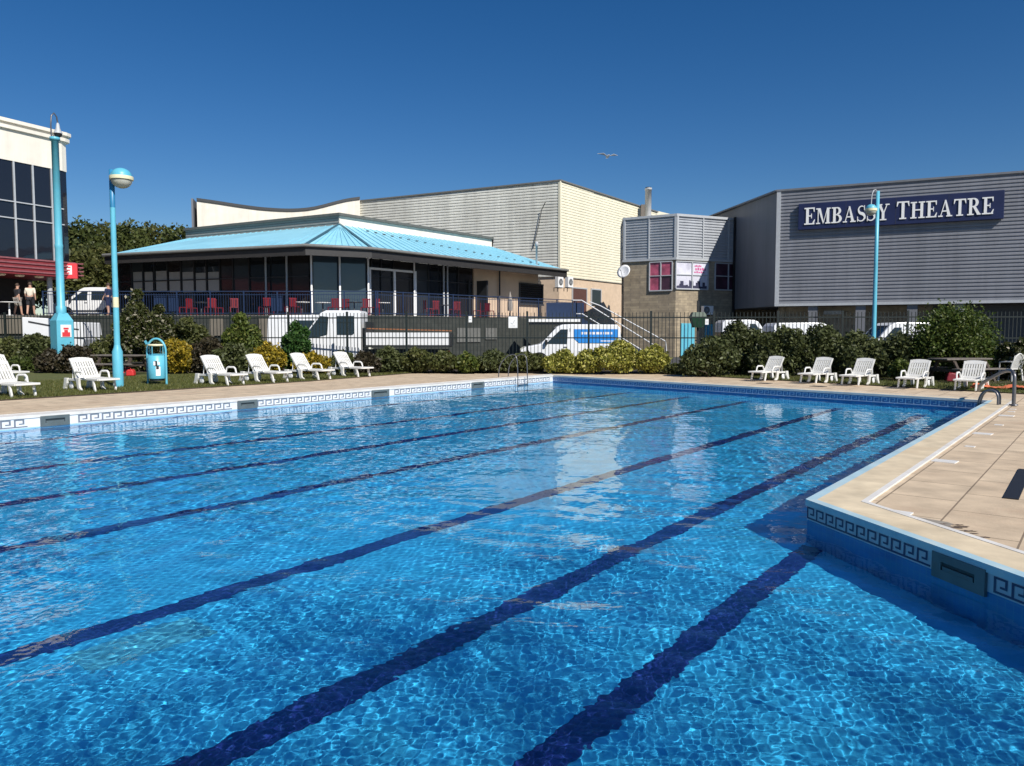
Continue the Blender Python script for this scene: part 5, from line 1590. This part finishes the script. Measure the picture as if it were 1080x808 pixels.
lg0 = lounger()
Lspec = [  # px, py of the near head leg; azimuth of the axis; label
    (-7, 418.5, 10, 'white lounger cut by the left edge of the view, nearest the pool'),
    (84, 412, 8, 'white lounger just left of the slim turquoise lamp post'),
    (223, 405.8, 8, 'white lounger right of the blue bin, first of the row of four'),
    (271, 403, 8, 'second white lounger from the blue bin, before the tall olive shrub'),
    (318, 400.2, 8, 'third white lounger from the blue bin, between the two yellow shrubs'),
    (362, 397, 8, 'white lounger at the far right of the left row, nearest the truck'),
    (814, 401, -25, 'leftmost white lounger of the row below the theatre, beside dark shrubs'),
    (866.5, 403.5, -25, 'second white lounger from the left below the theatre'),
    (911, 405.6, -25, 'third white lounger from the left, under the hooked lamp post'),
    (971, 408.6, -25, 'fourth white lounger from the left, before the big dome bush'),
    (1031, 411, -22, 'white lounger beside the patio chairs and the pool corner rail'),
]
rl = random.Random(21)
for k, (px, py, a_, lb) in enumerate(Lspec):
    o = lg0 if k == 0 else copy_tree(lg0)
    N_ = G(px + (0 if px < 540 else 5), py, .03); side = 1 if px < 540 else -1
    an = R((122 if px < 540 else 227) + rl.uniform(-5, 5)); k_ = .92 if px < 540 else .82
    ax, ay = Vector((math.cos(an), -math.sin(an), 0)), Vector((math.sin(an), math.cos(an), 0))
    p = N_ - ax * side * .35 * k_ - ay * .78 * k_
    o.location = (p.x, p.y, .03); o.rotation_euler = (0, 0, -an); o.scale = (k_, k_, k_); o['label'] = lb
# one more turned the other way at the left edge
o = copy_tree(lg0); c = G(-6, 404, .03); o.location = (c.x - .9, c.y + 1.2, .03); o.rotation_euler = (0, 0, R(-118)); o['label'] = 'white lounger behind the one cut by the left edge, its back raised'


# patio set
def patio_chair(loc, rz, label):
    e = empty('patio_chair', loc, rz, label, 'chair', 'white plastic patio chairs')
    m_ = M['white_plastic']
    MB().box((0, 0, .42), (.46, .44, .03)).build('seat', m_, e, bevel=.01)
    mb = MB(); n = 10
    for i in range(9):
        x = -.2 + .05 * i; h = .36 + .10 * math.sqrt(max(0, 1 - (x / .24) ** 2)); mb.bar((x, .2, .44), (x * 1.08, .30, .44 + h), .03, .018)
    mb.tube([(.24 * math.cos(t_) * 1.05, .20 + .11 * (abs(math.sin(t_))), .44 + .48 * math.sin(t_)) for t_ in np.linspace(0.0, PI, 17)], .022, 8)
    mb.build('backrest', m_, e)
    for s in (-1, 1):
        for y in (-.2, .22): MB().bar((s * .21, y, .42), (s * .25, y * 1.15, 0), .05, .04).build('leg', m_, e)
        MB().tube([(s * .25, .24, .66), (s * .27, .05, .66), (s * .26, -.18, .64), (s * .24, -.2, .42)], .024, 8).build('armrest', m_, e)
    return e


pc = G(1050, 401, .03); patio_chair((pc.x, pc.y + .3, .03), R(30), 'white round-backed patio chair behind the pool corner rail')
c0 = col.objects[-1]
roots = [o for o in col.objects if o.get('category') == 'chair' and o.get('group') == 'white plastic patio chairs']
pch = roots[0]
for px, py, rzz, lb in ((1065, 402.5, 200, 'white patio chair seen from behind in its own shade, nearest the pool corner'), (1030, 397, -60, 'white patio chair turned sideways left of the round-backed one'), (1098, 400, 90, 'white patio chair at the right end of the patio table')):
    if px > 1085: continue
    c = copy_tree(pch); p = G(px, py, .03); c.location = (p.x, p.y, .03); c.rotation_euler.z = R(rzz); c['label'] = lb
p = G(1083, 400, .03)
tbl = empty('patio_table', (p.x, p.y + .2, .03), R(20), 'white plastic patio table at the right edge beside patio chairs', 'table')
MB().lathe([(.5, .69), (.52, .70), (.52, .73), (.001, .735)], seg=28).build('table_top', M['white_plastic'], tbl)
for k in range(4):
    a_ = PI / 4 + k * PI / 2; MB().bar((.36 * math.cos(a_), .36 * math.sin(a_), .70), (.44 * math.cos(a_), .44 * math.sin(a_), 0), .06, .06).build('leg', M['white_plastic'], tbl)
# towel on the grass
tw = G(1064, 410.5, .03); nn_ = 26
xx, yy_ = np.meshgrid(np.linspace(-.85, .85, nn_), np.linspace(-.4, .4, 14)); rt = np.random.default_rng(2)
zz = .05 + .035 * np.sin(xx * 7 + yy_ * 3) + .03 * np.sin(yy_ * 11 - xx * 5) + .012 * rt.standard_normal(xx.shape)
o = tag(grid_mesh('beach_towel', xx, yy_, np.maximum(zz, .015), M['towel']), 'crumpled orange towel lying on the grass beside the last lounger', 'towel'); o.location = (tw.x, tw.y + .1, .03); o.rotation_euler.z = R(-35)

# ================================================================== POOL LADDERS and deck details
def rail_tube(parent, pts, r=.022, name='rail', m_='steel'):
    # smooth the polyline
    P = [Vector(p) for p in pts]
    for _ in range(2):
        Q = [P[0]]
        for i in range(len(P) - 1): Q += [P[i].lerp(P[i + 1], .25), P[i].lerp(P[i + 1], .75)]
        P = Q + [P[-1]]
    return MB().tube(P, r, 10).build(name, M[m_], parent)


la = G(541, 398.5, .02); ld = Vector((math.sin(R(37.1)), math.cos(R(37.1)), 0)); lnv = Vector((ld.y, -ld.x, 0))
ladder = empty('pool_ladder', la, 0, 'steel pool ladder with two looped handrails at the far left corner', 'pool ladder')
for s in (0, .58):
    b = ld * s
    rail_tube(ladder, [b + lnv * .22 + Vector((0, 0, -.9)), b + lnv * .22 + Vector((0, 0, .5)), b + lnv * .12 + Vector((0, 0, .86)), b - lnv * .25 + Vector((0, 0, .80)), b - lnv * .62 + Vector((0, 0, .45)), b - lnv * .66 + Vector((0, 0, 0))], .019, m_='grey_steel')
for zq in (-.25, -.5): MB().box(ld * .29 + lnv * .22 + Vector((0, 0, zq)), (.56, .08, .03), PI / 2 - R(37.1)).build('tread', M['steel'], ladder)

r0 = G(1069, 427.5, .018)
hr = empty('pool_handrail', r0, 0, 'thick steel handrail bending down to the pool at the right corner', 'handrail')
def rel(px, py, Y): return at(px, py, Y) - r0
rail_tube(hr, [Vector((0, 0, -.01)), Vector((0, 0, .45)), Vector((.0, .02, .76)), rel(1060, 390.8, 17.5), rel(1048, 397, 18.0), rel(1034, 405, 18.6), rel(1032, 411.5, 18.9)], .04, m_='grey_steel')
MB().lathe([(.09, 0), (.09, .02), (.05, .03)], seg=16).build('floor_flange', M['grey_steel'], hr)
r1 = G(1052.5, 427, .018)
gh = empty('grab_rail', r1, 0, 'pair of short curved steel grab rails on the cream pool corner', 'grab rail')
for dx, dy in ((0, 0), (.13, .14)):
    rail_tube(gh, [Vector((dx, dy, 0)), Vector((dx, dy, .22)), Vector((dx - .05, dy + .1, .33)), Vector((dx - .16, dy + .25, .30)), Vector((dx - .22, dy + .36, .1)), Vector((dx - .24, dy + .4, -.5))], .026, m_='grey_steel')

tiles = [(984, 1009, 484, 489), (1027, 1046, 456, 459), (1054, 1069, 437, 440), (1049, 1058, 447.5, 449), (1018, 1028, 470, 472), (1065, 1071, 431, 432.5), (936, 961, 538, 544), (1057, 1082, 581, 590), (1063, 1070, 433.5, 435)]
TL = ['white depth marker tile set in the tan slabs, third from the pool corner', 'white marker tile on tan slabs, below the grab rails by the cream coping', 'white marker tile on the slabs nearest the thick handrail base', 'small white marker tile between the two farthest big tiles',
      'small white marker tile midway along the right hand deck', 'tiny white marker tile under the thick handrail', 'white marker tile inside the grey stained slab at the coping angle', 'large white marker tile at the right edge, nearest the camera', 'tiny white marker tile just beside another below the handrail']
M['marker'] = mat('marker_tile', (.74, .72, .68), .4, .06, 6, dirt=(.6, .55, .48), dscale=3)
for k, (x0, x1, y0, y1) in enumerate(tiles):
    c = G((x0 + x1) / 2, (y0 + y1) / 2, .004); L_ = (G(x1, (y0 + y1) / 2, 0) - G(x0, (y0 + y1) / 2, 0)).length
    wq = min(.32, max(.12, L_ * .9)); 
    tag(MB().box((0, 0, 0), (wq, wq * .85, .012), 0).build('marker_tile', M['marker'], bevel=.002), TL[k], 'tile', 'white marker tiles on the right deck')
    o = col.objects[-1]; o.location = c; o.rotation_euler.z = R(-42 if k != 7 else -38)
# flat dark strip laid on the slabs at the right edge
c = G(1069, 514, .004); o = tag(MB().box((0, 1.0, 0), (.13, 2.0, .012)).build('dark_strip', M['black'], bevel=.002), 'dark flat strip across the tan slabs at right edge', 'drain cover')
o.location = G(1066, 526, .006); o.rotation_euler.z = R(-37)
# patched slab and stains: thin flat marks on the deck
M['stain'] = mat('stain', (.10, .07, .05), .9, .3, 20); M['patch'] = mat('mortar_patch', (.26, .23, .19), .9, .2, 10)
rs = random.Random(12)
def blob(px, py, rx, ry, rz, m_, nm, z, n=18, jag=.3):
    c = G(px, py, z); mb = MB(); p = []
    for i in range(n):
        a_ = 2 * PI * i / n; k = 1 + jag * (rs.random() - .5) * 2
        x, y = rx * k * math.cos(a_), ry * k * math.sin(a_); p.append((c.x + x * math.cos(rz) - y * math.sin(rz), c.y + x * math.sin(rz) + y * math.cos(rz), z))
    return mb.poly(p).build(nm, m_, deck)
blob(958, 546, .34, .13, R(-50), M['patch'], 'mortar_patch', .0024)
for (px, py, rx, ry) in ((998, 557, .05, .02), (1005, 556.5, .1, .028), (1014, 555.5, .09, .04), (1021, 560, .07, .03), (1033, 567, .06, .018), (1040, 566.5, .035, .02), (996, 552.5, .035, .02), (1010, 553.5, .06, .02), (1027, 562.5, .05, .02)):
    blob(px, py, rx * .8, ry * .8, R(-20 + 30 * rs.random()), M['stain'], 'deck_stain', .0028 + .0001 * rs.random(), jag=.55)
for _ in range(14):
    blob(930 + rs.random() * 140, 460 + rs.random() * 130, .02 + .03 * rs.random(), .01 + .015 * rs.random(), rs.random() * 3, M['stain'], 'deck_stain', .003 + .0003 * rs.random(), 9, .5) if False else None
for px, py in ((806, 404.3), (863, 407.5)):
    c = G(px, py, 0.004); o = tag(MB().box((0, 0, 0), (.42, .3, .012)).build('deck_drain', M['black'], bevel=.003), 'small dark drain on the far deck, ' + ('below the leftmost right lounger' if px < 830 else 'below the second right lounger'), 'drain'); o.location = c; o.rotation_euler.z = R(-49)

# planter post and gull
Yq = 32.0 + 4; px_ = at(735.5, 370, 36)
pp = empty('planter_post', (px_.x, 36, -.06), 0, 'dark green tapered box on a dark post before the turquoise doors', 'planter')
MB().box((0, 0, 1.6), (.1, .1, 3.2)).build('post', M['black'], pp)
MB().mesh([(-.22, -.2, 1.95), (.22, -.2, 1.95), (.22, .2, 1.95), (-.22, .2, 1.95), (-.36, -.3, 2.45), (.36, -.3, 2.45), (.36, .3, 2.45), (-.36, .3, 2.45), (-.26, -.2, 2.66), (.26, -.2, 2.66), (.26, .2, 2.66), (-.26, .2, 2.66)],
          [(3, 2, 1, 0), (0, 1, 5, 4), (1, 2, 6, 5), (2, 3, 7, 6), (3, 0, 4, 7), (4, 5, 9, 8), (5, 6, 10, 9), (6, 7, 11, 10), (7, 4, 8, 11), (8, 9, 10, 11)]).build('box', mat('dark_green_box', (.012, .05, .025), .5, .2), pp)
MB().box((.15, 0, 1.35), (.5, .06, .06)).build('cross_arm', M['black'], pp)

gp = at(641, 165, 62)
gull = empty('gull', gp, R(20), 'pale gull gliding in the blue sky above cream hall', 'bird')
b_ = MB().lathe([(.001, -.3), (.05, -.26), (.10, -.1), (.11, .05), (.07, .2), (.03, .3), (.001, .34)], (0, 0, 0), 12, Matrix.Rotation(R(75), 3, 'X'))
b_.build('body', M['white_paint'], gull)
for s in (-1, 1):
    mb = MB(); top = [(s * .08, -.10, .04), (s * .45, -.16, .2), (s * .9, .02, .16), (s * .88, .06, .16), (s * .45, .08, .2), (s * .08, .16, .04)]
    bot = [(x, y, z - .025) for x, y, z in top]; mb.mesh(top + bot, [tuple(range(6)), tuple(range(11, 5, -1))] + [(i, 6 + i, 6 + (i + 1) % 6, (i + 1) % 6) for i in range(6)])
    mb.build('wing', M['trim_grey'], gull)

# ================================================================== PEOPLE on the far terrace
def person(loc, rz, label, shirt, legs, stride=.12, armb=.1, H=1.72, bag=False):
    """one skinned figure facing +y"""
    k = H / 1.72
    J = {'pel': (0, 0, .95, .13, .10), 'sp': (0, .0, 1.15, .135, .10), 'ch': (0, .01, 1.35, .16, .11), 'nk': (0, .01, 1.47, .06, .06), 'hd0': (0, .02, 1.55, .07, .085), 'hd': (0, .03, 1.63, .078, .095), 'hd1': (0, .02, 1.70, .055, .065)}
    E_ = [('pel', 'sp'), ('sp', 'ch'), ('ch', 'nk'), ('nk', 'hd0'), ('hd0', 'hd'), ('hd', 'hd1')]
    for s, n_ in ((-1, 'l'), (1, 'r')):
        J['hip' + n_] = (s * .10, 0, .90, .095, .095); J['kn' + n_] = (s * .11, s * stride * .5 + .03, .50, .062, .062); J['an' + n_] = (s * .11, s * stride, .09, .042, .045); J['toe' + n_] = (s * .12, s * stride + .15, .035, .035, .03)
        J['sh' + n_] = (s * .19, .0, 1.40, .065, .06); J['el' + n_] = (s * .25, -s * armb * .4 - .02, 1.13, .042, .042); J['wr' + n_] = (s * .26, -s * armb + .06, .90, .03, .033); J['ha' + n_] = (s * .255, -s * armb + .09, .81, .022, .035)
        E_ += [('pel', 'hip' + n_), ('hip' + n_, 'kn' + n_), ('kn' + n_, 'an' + n_), ('an' + n_, 'toe' + n_), ('ch', 'sh' + n_), ('sh' + n_, 'el' + n_), ('el' + n_, 'wr' + n_), ('wr' + n_, 'ha' + n_)]

    def skinned(name, edges, m_, grow, parent, cut=None):
        names = []
        for a, b in edges:
            for q in (a, b):
                if q not in names: names.append(q)
        me = bpy.data.meshes.new(name)
        me.from_pydata([tuple(c * k for c in J[q][:3]) for q in names], [(names.index(a), names.index(b)) for a, b in edges], [])
        o = bpy.data.objects.new(name, me); col.objects.link(o); o.parent = parent
        o.modifiers.new('skin', 'SKIN'); 
        sv = me.skin_vertices[0].data
        for i, q in enumerate(names):
            sv[i].radius = (J[q][3] * k * grow, J[q][4] * k * grow)
        sv[0].use_root = True
        sb = o.modifiers.new('sub', 'SUBSURF'); sb.levels = 1; sb.render_levels = 2
        me.materials.append(m_); return o
    body = skinned('person', E_, M['skin'], 1.0, None)
    body.location = loc; body.rotation_euler.z = rz; tag(body, label, 'person')
    up = [('pel', 'sp'), ('sp', 'ch')] + [e for s in 'lr' for e in (('ch', 'sh' + s), ('sh' + s, 'el' + s))]
    skinned('top', up, shirt, 1.22, body)
    lo_ = [e for s in 'lr' for e in (('pel', 'hip' + s), ('hip' + s, 'kn' + s))]
    skinned('shorts', lo_, legs, 1.22, body)
    mb = MB(); mb.lathe([(.001, .115)] + [(.10 * math.sin(t_), .0 + .115 * math.cos(t_)) for t_ in np.linspace(.15, 1.75, 8)], (0, 0, 0), 16)
    h = mb.build('hair', M['hair'], body); h.location = (0, .005 * k, 1.655 * k)
    fc = MB()
    for s in (-1, 1): fc.box((s * .032, .122, 1.635), (.018, .012, .01))
    fc.build('eyes', M['black'], body).scale = (k, k, k)
    MB().mesh([(-.012, .118, 1.635), (.012, .118, 1.635), (.016, .118, 1.595), (-.016, .118, 1.595), (0, .145, 1.60)], [(0, 1, 4), (1, 2, 4), (2, 3, 4), (3, 0, 4)]).build('nose', M['skin'], body).scale = (k, k, k)
    return body


person((XD(33.5, 40.6), 40.6, TZ + .02), R(10), 'person in cream top and dark shorts walking under the maroon fascia', M['cloth_cream'], M['cloth_black'], stride=.16)
person((XD(20, 41.4), 41.4, TZ + .02), R(-30), 'person in black top and pale shorts walking at the far left', M['cloth_black'], M['cloth_grey'], stride=.14)
person((XD(116, 41.2), 41.2, TZ + .02), R(80), 'person in navy clothes by the railing behind the slim lamp post', M['cloth_navy'], M['cloth_navy'], stride=.05)
e = empty('street_table', (XD(11, 40.8), 40.8, TZ + .02), 0, 'white street cafe table at the far left under the fascia', 'table')
MB().lathe([(.45, .70), (.47, .73), (.001, .735)], seg=20).build('table_top', M['sign_white'], e); MB().lathe([(.24, 0), (.24, .03), (.04, .05), (.035, .70)], seg=12).build('pedestal', M['sign_white'], e)

# ================================================================== PLANTS
def leaves(rg, lobes, n, size, droop=.0, inner=.35):
    """leaf quads spread through a union of ellipsoid lobes (c, r)"""
    vol = np.array([r[0] * r[1] * r[2] for c, r in lobes]) ** .67; pick = rg.choice(len(lobes), n, p=vol / vol.sum())
    C_ = np.array([c for c, r in lobes])[pick]; Rr = np.array([r for c, r in lobes])[pick]
    d = rg.standard_normal((n, 3)); d /= np.linalg.norm(d, axis=1)[:, None]
    rad = (inner + (1 - inner) * rg.random(n) ** .55) * (1 + .10 * rg.standard_normal(n))
    p = C_ + d * Rr * rad[:, None]
    p[:, 2] = np.where(p[:, 2] < .03, .03 + .15 * rg.random(n), p[:, 2])
    u = rg.standard_normal((n, 3)); u += d * .4; u /= np.linalg.norm(u, axis=1)[:, None]
    w = rg.standard_normal((n, 3)); w -= (w * u).sum(1)[:, None] * u; w /= np.linalg.norm(w, axis=1)[:, None]
    s = size * (.6 + .8 * rg.random(n))[:, None]
    q = np.stack([p - u * s, p + w * s * .55, p + u * s, p - w * s * .55], 1).reshape(-1, 3)
    return q, np.arange(n * 4).reshape(-1, 4)


def twigs(lobes, m_, parent, rg, base=(0, 0), nst=6, name='stem'):
    mb = MB()
    for k in range(nst):
        c, r = lobes[rg.integers(len(lobes))]
        tip = np.array(c) + rg.standard_normal(3) * np.array(r) * .45; tip[2] = max(tip[2], .2)
        b = np.array([base[0] + .18 * rg.standard_normal(), base[1] + .12 * rg.standard_normal(), 0]); mid = (b + tip) / 2 + rg.standard_normal(3) * .08; mid[2] = tip[2] * .55
        mb.tube([b, mid, tip], [.03, .02, .006], 5)
    return mb.build(name, m_, parent)


def shrub(px0, px1, ytop, Y, kind, label, dens=1.0, leaf=.075, name='shrub', depth=.9, lumps=7, cat='shrub', yb=None):
    sd = int(px0 * 7 + ytop * 3); rg = np.random.default_rng(sd)
    x0, x1 = XD(px0, Y), XD(px1, Y); zt = at(0, ytop, Y).z; w = x1 - x0; xc = (x0 + x1) / 2
    e = empty(name, (xc, Y, .045), 0, label, cat, 'shrubs along the fence')
    lobes = [((0, 0, zt * .42), (w * .44, depth * .75, zt * .44))]
    for k in range(lumps):
        f = -1 + 2 * (k + .5) / lumps + .15 * rg.standard_normal()
        hgt = zt * (1 - .30 * f * f) * (.72 + .28 * rg.random()) if k != lumps // 2 else zt
        rr = w * (.14 + .10 * rg.random()); rz_ = max(.16, rr * (.8 + .5 * rg.random()))
        lobes.append(((f * w * .40, depth * .5 * rg.standard_normal() * .6, max(.12, hgt - rz_)), (rr, rr * .9, rz_)))
    area = w * zt
    n = int((1100 + 2300 * area) * dens * (.075 / leaf) ** 1.2)
    q, fi = leaves(rg, lobes, n, leaf)
    np_mesh('foliage', q, fi, LM[kind], e)
    twigs(lobes, M['bark'], e, rg)
    return e


S = [
    (-12, 34, 356, 33.2, 'olive', 'olive green shrub at the left edge below the grass bank'),
    (4, 38, 377, 31.6, 'hedge', 'low clipped light green hedge behind the leftmost loungers'),
    (20, 58, 352, 32.6, 'dark', 'dark green shrub left of the big blue pole box'),
    (38, 64, 369, 30.9, 'brown', 'low purple brown shrub at the foot of the big pole'),
    (60, 100, 364, 30.6, 'brown', 'broad dark brown shrub right of the big pole base'),
    (92, 128, 354, 32.4, 'olive', 'olive shrub behind the picnic table, left of slim lamp post'),
    (126, 160, 306, 32.0, 'mixed', 'tall dark shrub with pale blossoms right of the slim lamp post'),
    (150, 186, 322, 31.6, 'mixed', 'dark shrub with one pale bloom behind the blue bin'),
    (172, 204, 358, 30.2, 'yellow', 'yellow leaved shrub just right of the blue bin'),
    (180, 222, 336, 32.2, 'olive', 'olive shrub filling the gap behind the first yellow shrub'),
    (192, 240, 356, 30.7, 'brown', 'dark brown shrub behind the first lounger of the four'),
    (233, 278, 331, 31.4, 'lime', 'tall light green flecked shrub left of the white van tail'),
    (226, 270, 362, 30.4, 'dark', 'dark low shrub in front of the tall light green one'),
    (262, 303, 361, 30.0, 'yellow', 'bright yellow shrub behind the second lounger of the four'),
    (297, 328, 340, 31.0, 'green', 'fresh green conical shrub in front of the truck cab'),
    (308, 348, 371, 29.9, 'yellow', 'low yellow shrub between the last two left loungers'),
    (344, 376, 371, 30.6, 'dark', 'dark green shrub under the truck cab doors'),
    (370, 402, 372, 30.6, 'brown', 'low dull shrub at the front of the truck bed'),
    (390, 428, 366, 31.0, 'dark', 'dark shrub hiding the truck bed wheel'),
    (420, 460, 367, 31.2, 'olive', 'dark shrub under the rear of the truck bed'),
    (452, 484, 371, 31.2, 'olive', 'olive shrub right of the truck tailgate'),
    (478, 506, 372, 30.8, 'lime', 'light green low shrub under the tiny white fence plate'),
    (500, 546, 370, 31.4, 'dark', 'dark low shrub left of the far pool ladder'),
    (536, 580, 371, 31.6, 'olive', 'olive low shrub right behind the far pool ladder'),
    (572, 612, 369, 30.8, 'varieg', 'yellow variegated shrub under the front wheel of the blue lettered van'),
    (604, 644, 366, 30.4, 'varieg', 'yellow variegated shrub below the blue van panel'),
    (634, 676, 359, 30.5, 'varieg', 'taller yellow variegated shrub at the rear of blue lettered van'),
    (668, 708, 364, 30.6, 'varieg', 'yellow variegated shrub at the foot of the metal stairs'),
    (700, 724, 384, 30.4, 'olive', 'small olive plant right of the last variegated shrub'),
    (724, 774, 356, 28.6, 'dark', 'dark green shrub below the turquoise doors'),
    (758, 814, 340, 29.2, 'dark', 'tall dark green shrub left of the first right lounger'),
    (802, 850, 345, 28.4, 'dark', 'dark green shrub behind the first right lounger'),
    (838, 892, 343, 28.2, 'dark', 'dark green shrub behind the second right lounger'),
    (880, 930, 350, 27.6, 'dark', 'dark green shrub at the foot of the hooked lamp post'),
    (918, 968, 352, 27.2, 'dark', 'dark green shrub between hooked lamp post and dome bush'),
    (942, 962, 379, 25.6, 'lime', 'small light green plant beside the fourth right lounger'),
    (1052, 1084, 358, 25.6, 'mixed', 'dark shrub with white specks at the right edge'),
]
for (a, b, yt, Y, kd, lb) in S:
    if a > 720 and b < 970 and kd == 'dark': a -= 7; b += 7
    shrub(a, b, yt, Y, kd, lb, leaf=.06 if kd in ('hedge', 'varieg', 'yellow') else .07, depth=.85)
# the big dome bush
rg = np.random.default_rng(77); Yb = 26.6; e = empty('dome_bush', (XD(1006, Yb), Yb, .045), 0, 'big rounded green bush taller than the fence behind the right loungers', 'bush', 'shrubs along the fence')
zt = at(0, 316, Yb).z
lob = [((0, 0, zt * .42), (1.45, 1.2, zt * .50))]
for k in range(30):
    a_ = rg.random() * 2 * PI; f = rg.random() ** .7; h = zt * (.95 - .75 * f ** 1.6) * (.85 + .15 * rg.random()); rr = .34 + .24 * rg.random()
    lob.append(((1.35 * f * math.cos(a_) - .05, 1.0 * f * math.sin(a_), max(.3, h - rr * .8)), (rr, rr, rr * .8)))
q, fi = leaves(rg, lob, 52000, .052, inner=.3); np_mesh('foliage', q, fi, LM['conifer'], e); twigs(lob, M['bark'], e, rg, nst=9)


# trees behind the terrace
def tree(px, ytop, Y, rw, kind, label, seed, zbase=0.0, nl=15000, leaf=.19):
    rg = np.random.default_rng(seed); x = XD(px, Y); zt = at(0, ytop, Y).z
    e = empty('broadleaf_tree', (x, Y, zbase), 0, label, 'tree', 'trees behind the terrace')
    H = zt - zbase
    mb = MB(); mb.tube([(0, 0, 0), (.1, .05, H * .3), (-.05, 0, H * .55), (.05, 0, H * .8)], [.32, .25, .16, .05], 10)
    t_ = mb.build('trunk', M['bark'], e)
    lobes = []
    for k in range(22):
        a_ = rg.random() * 2 * PI; f = rg.random() ** .6; h = H * (.42 + .55 * rg.random() * (1 - .45 * f)); rr = rw * (.26 + .16 * rg.random())
        lobes.append(((rw * .78 * f * math.cos(a_), rw * .78 * f * math.sin(a_), min(h, H - rr * .75)), (rr, rr, rr * .78)))
    lobes.append(((0, 0, H - rw * .3), (rw * .4, rw * .4, rw * .3)))
    for k in range(7):
        c, r = lobes[k * 3]; MB().tube([(0, 0, H * (.3 + .05 * k)), (c[0] * .5, c[1] * .5, (H * (.3 + .05 * k) + c[2]) / 2 + .3), c], [.12, .07, .02], 6).build('limb', M['bark'], e)
    q, fi = leaves(rg, lobes, nl, leaf, inner=.3); np_mesh('crown', q, fi, LM[kind], e)
    return e


tree(86, 231, 68, 5.0, 'tree', 'dark tree beside the dark glass arcade building corner', 1)
tree(112, 234, 72, 4.6, 'tree2', 'olive tree seen through the slim lamp post, behind the terrace', 2)
tree(139, 233, 70, 4.4, 'tree', 'dark rounded tree just right of the slim lamp post', 3)
tree(166, 235, 74, 4.8, 'tree2', 'broad olive tree left of the blue roof tip', 4)
tree(192, 238, 72, 4.0, 'tree', 'rightmost tree of the group, touching the cream parapet wall', 5)
tree(100, 258, 58, 4.2, 'tree2', 'lower olive tree in front of the dark group, below the globe lamp', 6, TZ)
tree(68, 262, 62, 4.0, 'tree', 'low dark tree under the arcade building corner', 7, TZ)
# parked trailer/van on the upper street
van((XD(97, 50) - 2.0, 50, TZ + .02), 0, 4.6, 2.0, 'pale van on the upper street below the trees at left', side_win=True)
